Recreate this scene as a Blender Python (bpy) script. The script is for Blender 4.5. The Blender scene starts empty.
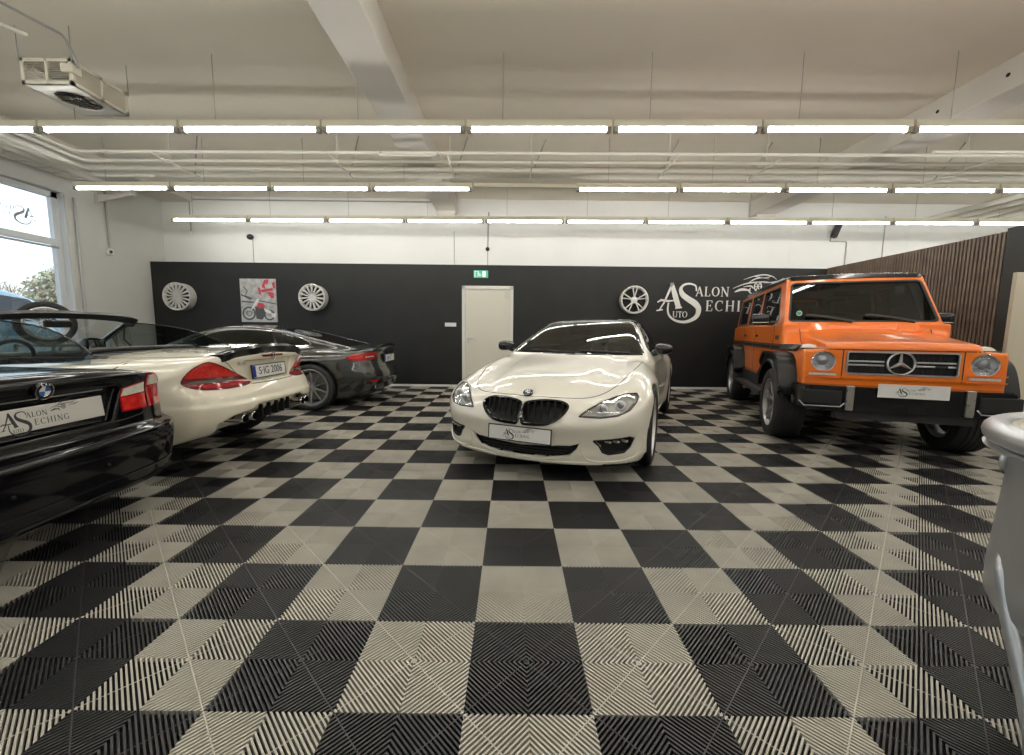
import bpy, bmesh, math, random
import numpy as np
from mathutils import Vector, Matrix
from mathutils.bvhtree import BVHTree
random.seed(7)
PI = math.pi
SC = bpy.context.scene
COL = SC.collection

# ------------------------------------------------------------------ materials
def nt(name):
    m = bpy.data.materials.new(name); m.use_nodes = True
    n = m.node_tree; n.nodes.clear()
    o = n.nodes.new('ShaderNodeOutputMaterial')
    return m, n, o
def pbr(name, col, rough=.5, metal=0., coat=0., spec=.5, var=0., scale=8., bump=0., bscale=60., rvar=0., emit=None, es=0.):
    m, n, o = nt(name)
    b = n.nodes.new('ShaderNodeBsdfPrincipled'); n.links.new(b.outputs[0], o.inputs[0])
    b.inputs['Base Color'].default_value = (*col, 1)
    b.inputs['Roughness'].default_value = rough
    b.inputs['Metallic'].default_value = metal
    b.inputs['Coat Weight'].default_value = coat
    b.inputs['Coat Roughness'].default_value = .03
    b.inputs['Specular IOR Level'].default_value = spec
    if emit: 
        b.inputs['Emission Color'].default_value = (*emit, 1); b.inputs['Emission Strength'].default_value = es
    if var or rvar:
        tc = n.nodes.new('ShaderNodeTexCoord'); nz = n.nodes.new('ShaderNodeTexNoise')
        nz.inputs['Scale'].default_value = scale; nz.inputs['Detail'].default_value = 4
        n.links.new(tc.outputs['Object'], nz.inputs['Vector'])
        if var:
            r = n.nodes.new('ShaderNodeMapRange')
            r.inputs[1].default_value = .3; r.inputs[2].default_value = .7
            r.inputs[3].default_value = 1 - var; r.inputs[4].default_value = 1 + var
            n.links.new(nz.outputs[0], r.inputs[0])
            mx = n.nodes.new('ShaderNodeVectorMath'); mx.operation = 'SCALE'
            mx.inputs[0].default_value = col
            n.links.new(r.outputs[0], mx.inputs['Scale']); n.links.new(mx.outputs[0], b.inputs['Base Color'])
        if rvar:
            r = n.nodes.new('ShaderNodeMapRange')
            r.inputs[3].default_value = max(0, rough - rvar); r.inputs[4].default_value = rough + rvar
            n.links.new(nz.outputs[0], r.inputs[0]); n.links.new(r.outputs[0], b.inputs['Roughness'])
    if bump:
        tc = n.nodes.new('ShaderNodeTexCoord'); nz = n.nodes.new('ShaderNodeTexNoise')
        nz.inputs['Scale'].default_value = bscale; nz.inputs['Detail'].default_value = 3
        n.links.new(tc.outputs['Object'], nz.inputs['Vector'])
        bp_ = n.nodes.new('ShaderNodeBump'); bp_.inputs['Strength'].default_value = bump; bp_.inputs['Distance'].default_value = .01
        n.links.new(nz.outputs[0], bp_.inputs['Height']); n.links.new(bp_.outputs[0], b.inputs['Normal'])
    return m
def glass(name, tint, base=.0, rough=.0, ior=1.5):
    """thin pane: transparent tinted + fresnel reflection"""
    m, n, o = nt(name)
    t = n.nodes.new('ShaderNodeBsdfTransparent'); t.inputs[0].default_value = (*tint, 1)
    g = n.nodes.new('ShaderNodeBsdfGlossy'); g.inputs['Roughness'].default_value = rough
    f = n.nodes.new('ShaderNodeFresnel'); f.inputs[0].default_value = ior
    a = n.nodes.new('ShaderNodeMath'); a.operation = 'ADD'; a.inputs[1].default_value = base; a.use_clamp = True
    mx = n.nodes.new('ShaderNodeMixShader')
    gm = n.nodes.new('ShaderNodeNewGeometry'); mr = n.nodes.new('ShaderNodeMapRange'); mr.inputs[3].default_value = ior; mr.inputs[4].default_value = 1 / ior
    n.links.new(gm.outputs['Backfacing'], mr.inputs[0]); n.links.new(mr.outputs[0], f.inputs[0])
    n.links.new(f.outputs[0], a.inputs[0]); n.links.new(a.outputs[0], mx.inputs[0])
    n.links.new(t.outputs[0], mx.inputs[1]); n.links.new(g.outputs[0], mx.inputs[2]); n.links.new(mx.outputs[0], o.inputs[0])
    return m
def emis(name, col, s):
    m, n, o = nt(name)
    e = n.nodes.new('ShaderNodeEmission'); e.inputs[0].default_value = (*col, 1); e.inputs[1].default_value = s
    n.links.new(e.outputs[0], o.inputs[0]); return m

M = {}
M['black_gloss'] = pbr('black_gloss', (.008, .008, .009), .14, coat=.25, spec=.35)
M['black_plastic'] = pbr('black_plastic', (.02, .02, .021), .45)
M['black_matt'] = pbr('black_matt', (.012, .012, .012), .8)
M['rubber'] = pbr('rubber', (.018, .018, .019), .62, bump=.15, bscale=90)
M['chrome'] = pbr('chrome', (.82, .82, .83), .1, 1.)
M['satin'] = pbr('satin_metal', (.62, .62, .63), .28, 1.)
M['steel'] = pbr('brushed_steel', (.55, .54, .5), .3, 1., rvar=.1, scale=30)
M['alloy_silver'] = pbr('alloy_silver', (.78, .77, .73), .35, .55)
M['alloy_grey'] = pbr('alloy_grey', (.40, .40, .41), .28, .7)
M['alloy_dark'] = pbr('alloy_dark', (.10, .10, .11), .3, .7)
M['disc'] = pbr('brake_disc', (.35, .34, .33), .35, 1.)
M['red_caliper'] = pbr('red_caliper', (.5, .02, .015), .35, coat=.4)
M['plate'] = pbr('plate_white', (.78, .77, .74), .35)
M['ink'] = pbr('ink_dark', (.03, .03, .035), .5)
M['seam'] = pbr('panel_gap', (.02, .018, .015), .9)
M['gap_grey'] = pbr('panel_gap_grey', (.12, .11, .09), .8)
M['glass_dark'] = glass('tinted_glass', (.48, .53, .51), .03)
M['glass_mid'] = glass('side_glass', (.30, .34, .32), .04)
M['glass_clear'] = glass('clear_glass', (.86, .90, .90), .02)
M['glass_deep'] = glass('privacy_glass', (.10, .11, .11), .04)
M['lens'] = glass('lamp_lens', (.92, .93, .95), .03)
M['red_lens'] = pbr('red_lens', (.36, .006, .010), .12, coat=.8, var=.25, scale=40)
M['red_lens_dark'] = pbr('red_lens_dark', (.14, .003, .006), .12, coat=.8)
M['red_lens_bright'] = pbr('red_lens_bright', (.60, .02, .015), .15, coat=.8, var=.3, scale=50)
M['white_lens'] = pbr('white_lens', (.62, .60, .50), .15, coat=.8, var=.12, scale=60)
M['leather_dark'] = pbr('leather_dark', (.03, .03, .03), .5, bump=.1)
M['leather_grey'] = pbr('leather_grey', (.22, .21, .2), .5, bump=.1)
M['blue_eu'] = pbr('plate_blue', (.01, .03, .35), .4)

# ------------------------------------------------------------------ objects
def link_mesh(name, me, parent=None):
    o = bpy.data.objects.new(name, me); COL.objects.link(o)
    if parent is not None: o.parent = parent
    return o
def obj(name, bm, mat, parent=None, smooth=False, ang=None):
    me = bpy.data.meshes.new(name)
    bmesh.ops.recalc_face_normals(bm, faces=bm.faces) if ang != 'keep' else None
    bm.to_mesh(me); bm.free()
    for m in (mat if isinstance(mat, (list, tuple)) else [mat]): me.materials.append(m)
    if smooth:
        me.shade_smooth()
        if smooth != 'all': me.set_sharp_from_angle(angle=math.radians(smooth if smooth is not True else 35))
    return link_mesh(name, me, parent)
def tag(o, label=None, cat=None, group=None, kind=None):
    if label: o['label'] = label
    if cat: o['category'] = cat
    if group: o['group'] = group
    if kind: o['kind'] = kind
    return o
def empty(name, loc=(0, 0, 0), rz=0.):
    o = bpy.data.objects.new(name, None); COL.objects.link(o)
    o.location = loc; o.rotation_euler = (0, 0, rz); o.empty_display_size = .1
    return o
def copy_tree(o, parent=None):
    c = o.copy(); COL.objects.link(c); c.parent = parent
    for ch in [x for x in o.children]: 
        k = copy_tree(ch, c)
    return c
def BM(): return bmesh.new()
def box(bm, x0, x1, y0, y1, z0, z1, mi=0, bev=0., mat=None):
    r = bmesh.ops.create_cube(bm, size=1)
    vs = r['verts']
    for v in vs: v.co = Vector(((x0 + x1) / 2 + v.co.x * (x1 - x0), (y0 + y1) / 2 + v.co.y * (y1 - y0), (z0 + z1) / 2 + v.co.z * (z1 - z0)))
    if mat is not None: bmesh.ops.transform(bm, matrix=mat, verts=vs)
    fs = {f for v in vs for f in v.link_faces}
    for f in fs: f.material_index = mi
    if bev:
        es = {e for f in fs for e in f.edges}
        r = bmesh.ops.bevel(bm, geom=list(es), offset=bev, segments=2, affect='EDGES', profile=.5)
        for f in r['faces']: f.material_index = mi
    return bm
def tube(bm, pts, r, n=10, mi=0, caps=True, closed=False):
    pts = [Vector(p) for p in pts]; rings = []
    R = r if isinstance(r, (list, tuple)) else [r] * len(pts)
    N = len(pts); prev = None
    for i, p in enumerate(pts):
        if closed: d = pts[(i + 1) % N] - pts[i - 1]
        else: d = pts[min(i + 1, N - 1)] - pts[max(i - 1, 0)]
        d.normalize()
        if prev is None:
            up = Vector((0, 0, 1)) if abs(d.z) < .9 else Vector((1, 0, 0))
            a = d.cross(up).normalized()
        else: a = (prev - d * prev.dot(d)).normalized()
        prev = a; b = d.cross(a)
        rings.append([bm.verts.new(p + (a * math.cos(2 * PI * k / n) + b * math.sin(2 * PI * k / n)) * R[i]) for k in range(n)])
    m = N if closed else N - 1
    for i in range(m):
        A, B = rings[i], rings[(i + 1) % N]
        for k in range(n):
            f = bm.faces.new((A[k], A[(k + 1) % n], B[(k + 1) % n], B[k])); f.material_index = mi; f.smooth = True
    if caps and not closed:
        for rg in (rings[0], rings[-1]):
            f = bm.faces.new(rg); f.material_index = mi
    return bm
def lathe(bm, prof, axis='z', n=48, mi=0, center=(0, 0, 0), closed=False):
    """prof: list of (r, h)"""
    rings = []
    for r, h in prof:
        rg = []
        for k in range(n):
            a = 2 * PI * k / n; c, s = math.cos(a) * r, math.sin(a) * r
            p = {'z': (c, s, h), 'x': (h, c, s), 'y': (c, h, s)}[axis]
            rg.append(bm.verts.new((p[0] + center[0], p[1] + center[1], p[2] + center[2])))
        rings.append(rg)
    m = len(rings) if closed else len(rings) - 1
    for i in range(m):
        A, B = rings[i], rings[(i + 1) % len(rings)]
        for k in range(n):
            f = bm.faces.new((A[k], A[(k + 1) % n], B[(k + 1) % n], B[k])); f.material_index = mi; f.smooth = True
    return rings
def prism(bm, poly, h0, h1, plane='xz', mi=0):
    """extrude 2-D polygon; plane xz -> along y, yz -> along x, xy -> along z"""
    def P(u, v, h): return {'xz': (u, h, v), 'yz': (h, u, v), 'xy': (u, v, h)}[plane]
    a = [bm.verts.new(P(u, v, h0)) for u, v in poly]; b = [bm.verts.new(P(u, v, h1)) for u, v in poly]
    n = len(poly); fs = [bm.faces.new(a), bm.faces.new(b[::-1])]
    for i in range(n): fs.append(bm.faces.new((a[i], a[(i + 1) % n], b[(i + 1) % n], b[i])))
    for f in fs: f.material_index = mi
    return fs
def arc(cx, cy, r, a0, a1, n=12, ry=None):
    ry = r if ry is None else ry
    return [(cx + r * math.cos(math.radians(a0 + (a1 - a0) * i / n)), cy + ry * math.sin(math.radians(a0 + (a1 - a0) * i / n))) for i in range(n + 1)]
def smooth_poly(pts, n=4, closed=True):
    """Catmull-Rom through points"""
    out = []; N = len(pts)
    for i in range(N if closed else N - 1):
        g = lambda k: np.array(pts[k % N] if closed else pts[min(max(k, 0), N - 1)], float)
        p0, p1, p2, p3 = g(i - 1), g(i), g(i + 1), g(i + 2)
        for j in range(n):
            t = j / n
            out.append(tuple(.5 * (2 * p1 + (p2 - p0) * t + (2 * p0 - 5 * p1 + 4 * p2 - p3) * t * t + (3 * p1 - p0 - 3 * p2 + p3) * t ** 3)))
    if not closed: out.append(tuple(pts[-1]))
    return out

# ------------------------------------------------------------------ signed fields for the car bodies
def spl(pts):
    """monotone-ish cubic interpolation (finite-difference Hermite)"""
    xs = np.array([p[0] for p in pts], float); ys = np.array([p[1] for p in pts], float)
    d = np.diff(ys) / np.diff(xs); m = np.empty_like(ys)
    m[0], m[-1] = d[0], d[-1]
    for i in range(1, len(xs) - 1):
        h0, h1 = xs[i] - xs[i - 1], xs[i + 1] - xs[i]
        m[i] = (d[i - 1] * h1 + d[i] * h0) / (h0 + h1)
    def f(x):
        x = np.asarray(x, float); xc = np.clip(x, xs[0], xs[-1])
        i = np.clip(np.searchsorted(xs, xc, side='right') - 1, 0, len(xs) - 2)
        h = xs[i + 1] - xs[i]; t = (xc - xs[i]) / h
        r = (2 * t**3 - 3 * t**2 + 1) * ys[i] + (t**3 - 2 * t**2 + t) * h * m[i] + (-2 * t**3 + 3 * t**2) * ys[i + 1] + (t**3 - t**2) * h * m[i + 1]
        return (r + np.where(x < xs[0], (x - xs[0]) * m[0], 0) + np.where(x > xs[-1], (x - xs[-1]) * m[-1], 0)).astype(np.float32)
    return f
def smax(a, b, k):
    h = np.maximum(k - np.abs(a - b), 0)
    return np.maximum(a, b) + h * h / (4 * k)
def smin(a, b, k):
    h = np.maximum(k - np.abs(a - b), 0)
    return np.minimum(a, b) - h * h / (4 * k)
def polysd(poly, U, V):
    """signed distance to polygon on broadcastable arrays"""
    U, V = np.broadcast_arrays(U, V); d = np.full(U.shape, 1e9, np.float32); s = np.ones(U.shape, np.float32)
    n = len(poly)
    for i in range(n):
        ax, ay = poly[i]; bx, by = poly[i - 1]
        ex, ey = bx - ax, by - ay; wx, wy = U - ax, V - ay
        t = np.clip((wx * ex + wy * ey) / (ex * ex + ey * ey + 1e-12), 0, 1)
        d = np.minimum(d, (wx - ex * t) ** 2 + (wy - ey * t) ** 2)
        c1, c2, c3 = V >= ay, V < by, ex * wy > ey * wx
        s = np.where((c1 & c2 & c3) | (~c1 & ~c2 & ~c3), -s, s)
    return (s * np.sqrt(d)).astype(np.float32)
def inpoly(poly, u, v): return polysd(poly, u, v) < 0

def surface_nets(F, o, h):
    nx, ny, nz = F.shape
    S = F < 0
    acc = None
    c = S[:-1, :-1, :-1]
    allin = c.copy(); anyin = c.copy()
    for i in (0, 1):
        for j in (0, 1):
            for k in (0, 1):
                q = S[i:nx - 1 + i, j:ny - 1 + j, k:nz - 1 + k]
                allin &= q; anyin |= q
    act = anyin & ~allin
    ci = np.argwhere(act)
    idx = np.full(act.shape, -1, np.int32); idx[act] = np.arange(len(ci))
    P = np.zeros((len(ci), 3)); cnt = np.zeros(len(ci))
    for ax in range(3):
        e = [0, 0, 0]; e[ax] = 1
        others = [a for a in range(3) if a != ax]
        for a in (0, 1):
            for b in (0, 1):
                s = ci.copy(); s[:, others[0]] += a; s[:, others[1]] += b
                t = s.copy(); t[:, ax] += 1
                f0 = F[s[:, 0], s[:, 1], s[:, 2]]; f1 = F[t[:, 0], t[:, 1], t[:, 2]]
                m = (f0 < 0) != (f1 < 0)
                w = np.zeros(len(ci)); w[m] = f0[m] / (f0[m] - f1[m])
                p = s.astype(float); p[:, ax] += w
                P[m] += p[m]; cnt[m] += 1
    P /= cnt[:, None]
    quads = []
    for ax in range(3):
        sl0 = [slice(1, -1)] * 3; sl0[ax] = slice(0, -1)
        sl1 = list(sl0); sl1[ax] = slice(1, None)
        s0 = S[tuple(sl0)]; s1 = S[tuple(sl1)]
        for flip in (False, True):
            m = (s0 & ~s1) if not flip else (~s0 & s1)
            q = np.argwhere(m)
            for a in range(3):
                if a != ax: q[:, a] += 1
            u, v = [(1, 2), (2, 0), (0, 1)][ax]
            def at(du, dv):
                r = q.copy(); r[:, u] -= du; r[:, v] -= dv
                return idx[r[:, 0], r[:, 1], r[:, 2]]
            ring = [at(1, 1), at(0, 1), at(0, 0), at(1, 0)]
            if flip: ring = ring[::-1]
            quads.append(np.stack(ring, 1))
    Q = np.concatenate(quads); Q = Q[(Q >= 0).all(1)]
    # pull the vertices on to the iso-surface, keep gradients as normals
    def samp(p):
        i = np.clip(np.floor(p).astype(int), 0, np.array(F.shape) - 2); t = p - i; r = 0
        g = np.zeros_like(p)
        c_ = {}
        for a in (0, 1):
            for b in (0, 1):
                for c in (0, 1): c_[a, b, c] = F[i[:, 0] + a, i[:, 1] + b, i[:, 2] + c]
        w = lambda a, k: t[:, k] if a else 1 - t[:, k]
        for (a, b, c), f in c_.items():
            r = r + f * w(a, 0) * w(b, 1) * w(c, 2)
            g[:, 0] += (1 if a else -1) * f * w(b, 1) * w(c, 2)
            g[:, 1] += (1 if b else -1) * f * w(a, 0) * w(c, 2)
            g[:, 2] += (1 if c else -1) * f * w(a, 0) * w(b, 1)
        return r, g
    for _ in range(2):
        f, g = samp(P); gg = (g * g).sum(1) + 1e-9
        st = g * (f / gg)[:, None]; L = np.linalg.norm(st, axis=1, keepdims=True)
        P -= st * np.minimum(1, .35 / (L + 1e-9)) * .8
    G = np.zeros_like(P)
    for dx in (-.6, .6):
        for ax in range(3):
            p = P.copy(); p[:, ax] += dx
            f, _ = samp(p); G[:, ax] += f * (1 if dx > 0 else -1)
    G /= np.linalg.norm(G, axis=1, keepdims=True) + 1e-9
    return P * h + np.array(o), Q, G

def np_mesh(name, P, Q, mats, N=None, midx=None):
    me = bpy.data.meshes.new(name)
    me.vertices.add(len(P)); me.vertices.foreach_set('co', np.asarray(P, np.float32).ravel())
    me.loops.add(Q.size); me.loops.foreach_set('vertex_index', Q.astype(np.int32).ravel())
    me.polygons.add(len(Q)); me.polygons.foreach_set('loop_start', np.arange(0, Q.size, 4, dtype=np.int32))
    me.polygons.foreach_set('loop_total', np.full(len(Q), 4, np.int32))
    if midx is not None: me.polygons.foreach_set('material_index', midx.astype(np.int32))
    me.update(calc_edges=True); me.shade_smooth()
    for m in mats: me.materials.append(m)
    if N is not None: me.normals_split_custom_set_from_vertices(np.asarray(N, np.float32))
    return me

class Shell:
    """a car body made from side, plan and section curves"""
    def __init__(s, length, half, height, h=.0125):
        s.h = h; s.L = length; s.Wm = half; s.H = height
        nx = int((half + .06) / h) + 1
        xs = (np.arange(nx) + .5) * h
        s.x = xs.astype(np.float32)[:, None, None]
        s.y = np.arange(-.06, length + .06, h).astype(np.float32)[None, :, None]
        s.z = np.arange(.08, height + .06, h).astype(np.float32)[None, None, :]
        s.mats = []; s.name = ''
    def extract(s, F):
        full = np.concatenate([F[::-1], F], 0)
        o = (-(len(s.x) - .5) * s.h, float(s.y[0, 0, 0]), float(s.z[0, 0, 0]))
        return surface_nets(full, o, s.h)
    def finish(s, raw, final, parent, paint, extra=(), regions=(), body_name='body', matrules=()):
        P, Q, N = s.extract(raw)
        s.bvh = BVHTree.FromPolygons([tuple(p) for p in P], [tuple(q) for q in Q])
        P, Q, N = s.extract(final)
        C = P[Q].mean(1); s.C = C; FN = N[Q].mean(1)
        mi = np.zeros(len(Q), int); mats = [paint] + [m for m, _ in matrules]
        for k, (m, fn) in enumerate(matrules): mi[fn(C[:, 0], C[:, 1], C[:, 2], FN)] = k + 1
        reg = np.zeros(len(Q), int)
        for k, (nm, fn) in enumerate(regions): reg[fn(C[:, 0], C[:, 1], C[:, 2], FN) & (reg == 0)] = k + 1
        s.parts = {}
        for k, nm in enumerate([body_name] + [r[0] for r in regions]):
            sel = reg == k
            if not sel.any(): continue
            q = Q[sel]; u, inv = np.unique(q, return_inverse=True)
            me = np_mesh(nm, P[u], inv.reshape(q.shape), mats, N[u], mi[sel])
            s.parts[nm] = link_mesh(nm, me, parent)
        s.parent = parent
        return s.parts
    def hit(s, o, d):
        r = s.bvh.ray_cast(Vector(o), Vector(d))
        return r[0], r[1]
    def patch(s, name, poly, mat, view='front', off=.003, th=.006, cell=.03, mirror=False, parent=None, mi=0, into=None, inset=None, back=None, yfar=None):
        """a panel of real thickness lying on the body, outline given in one view.
        view: front (x,z) | side (y,z) at +x | sideL (y,z) at -x | top (x,y) | angle in degrees (u,z)"""
        if view == 'front': f = lambda u, v: ((u, -1., v), (0, 1, 0))
        elif view == 'back': f = lambda u, v: ((u, s.L + 1, v), (0, -1, 0))
        elif view == 'side': f = lambda u, v: ((2., u, v), (-1, 0, 0))
        elif view == 'sideL': f = lambda u, v: ((-2., u, v), (1, 0, 0))
        elif view == 'top': f = lambda u, v: ((u, v, 3.), (0, 0, -1))
        else:
            a = math.radians(view); ux, uy = math.cos(a), math.sin(a); dx, dy = -math.sin(a), math.cos(a)
            f = lambda u, v: ((u * ux - 2 * dx, u * uy - 2 * dy, v), (dx, dy, 0))
        bm = BM()
        vs = [bm.verts.new((u, v, 0)) for u, v in poly]
        try: bm.faces.new(vs)
        except Exception: pass
        us = [p[0] for p in poly]; vv = [p[1] for p in poly]
        for lo, hi, nrm in ((min(us), max(us), (1, 0, 0)), (min(vv), max(vv), (0, 1, 0))):
            n = int((hi - lo) / cell)
            for i in range(1, n + 1):
                c = lo + (hi - lo) * i / (n + 1)
                bmesh.ops.bisect_plane(bm, geom=bm.verts[:] + bm.edges[:] + bm.faces[:], plane_co=Vector(nrm) * c, plane_no=nrm)
        bmesh.ops.triangulate(bm, faces=[f_ for f_ in bm.faces if len(f_.verts) > 4])
        if sum(f_.normal.z for f_ in bm.faces) < 0: bmesh.ops.reverse_faces(bm, faces=bm.faces)
        bm.normal_update()
        dep = []; bad = []
        nr = {}
        for v in bm.verts:
            o, d = f(v.co.x, v.co.y); hp, hn = s.hit(o, d)
            if hp is None or (yfar is not None and hp.y > yfar): bad.append(v); continue
            if hn.dot(Vector(d)) > 0: hn = -hn
            nr[v.index] = 1
            v.co = hp + hn * off; dep.append((v, hn, Vector(d)))
        if bad: bmesh.ops.delete(bm, geom=bad, context='VERTS')
        if not bm.faces:
            bm.free(); return None
        dm = {v: (hn, d) for v, hn, d in dep if v.is_valid}
        top = bm.faces[:]
        bnd = [e for e in bm.edges if len(e.link_faces) == 1]
        low = {v: bm.verts.new(v.co - dm[v][0] * th) for v in list(bm.verts) if v in dm}
        for fc in top: bm.faces.new([low[v] for v in fc.verts][::-1])
        for e in bnd:
            fc = e.link_faces[0]; vl = list(fc.verts); a, b = e.verts
            i = vl.index(a)
            if vl[(i + 1) % len(vl)] != b: a, b = b, a
            try: bm.faces.new((b, a, low[a], low[b]))
            except Exception: pass
        d0 = next(iter(dm.values()))[1]
        bm.normal_update()
        tn = sum((fc.normal.dot(d0) for fc in top))
        if tn > 0: bmesh.ops.reverse_faces(bm, faces=bm.faces[:])
        for fc in bm.faces: fc.material_index = mi; fc.smooth = True
        def bake(b2):
            me = bpy.data.meshes.new(name); b2.to_mesh(me)
            me.set_sharp_from_angle(angle=math.radians(50))
            return me
        out = []
        if into is not None:
            me = bake(bm); into.from_mesh(me)
            if mirror:
                me.transform(Matrix.Scale(-1, 4, (1, 0, 0))); me.flip_normals(); into.from_mesh(me)
            bm.free(); return None
        for sgn in ((1, -1) if mirror else (1,)):
            me = bake(bm)
            for m in (mat if isinstance(mat, (list, tuple)) else [mat]): me.materials.append(m)
            if sgn < 0: me.transform(Matrix.Scale(-1, 4, (1, 0, 0))); me.flip_normals()
            out.append(link_mesh(name, me, parent or s.parent))
        bm.free()
        return out
    def line(s, pts, width, view, bm, off=.0015, th=.003, mirror=False, mi=0, step=.04, closed=False):
        """a thin strip following a polyline drawn in one view"""
        P = [np.array(p, float) for p in pts]
        if closed: P.append(P[0])
        q = []
        for a, b in zip(P[:-1], P[1:]):
            n = max(1, int(np.linalg.norm(b - a) / step))
            for i in range(n): q.append(a + (b - a) * i / n)
        q.append(P[-1])
        if view == 'front': f = lambda u, v: ((u, -1., v), (0, 1, 0))
        elif view == 'side': f = lambda u, v: ((2., u, v), (-1, 0, 0))
        elif view == 'sideL': f = lambda u, v: ((-2., u, v), (1, 0, 0))
        elif view == 'top': f = lambda u, v: ((u, v, 3.), (0, 0, -1))
        else:
            a_ = math.radians(view); ux, uy = math.cos(a_), math.sin(a_); dx, dy = -math.sin(a_), math.cos(a_)
            f = lambda u, v: ((u * ux - 2 * dx, u * uy - 2 * dy, v), (dx, dy, 0))
        hs = []
        for p in q:
            o, d = f(*p); hp, hn = s.hit(o, d)
            if hp is None: hs.append(None); continue
            if hn.dot(Vector(d)) > 0: hn = -hn
            hs.append((hp, hn))
        for sg in ((1, -1) if mirror else (1,)):
            prev = None
            for i, hh in enumerate(hs):
                if hh is None: prev = None; continue
                nb = [k for k in (i - 1, i + 1) if 0 <= k < len(hs) and hs[k] is not None]
                if not nb: prev = None; continue
                t = (hs[nb[-1]][0] - hs[nb[0]][0]) if len(nb) > 1 else (hs[nb[0]][0] - hh[0]) * (1 if nb[0] > i else -1)
                if t.length < 1e-6: continue
                sd = hh[1].cross(t).normalized() * (width / 2)
                c = hh[0] + hh[1] * off; lo = -hh[1] * th
                ring = [c - sd, c + sd, c + sd + lo, c - sd + lo]
                vs = [bm.verts.new((v.x * sg, v.y, v.z)) for v in ring]
                if prev:
                    for k in range(4):
                        fc = bm.faces.new((prev[k], prev[(k + 1) % 4], vs[(k + 1) % 4], vs[k]) if sg > 0 else (vs[k], vs[(k + 1) % 4], prev[(k + 1) % 4], prev[k]))
                        fc.material_index = mi
                prev = vs

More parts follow.
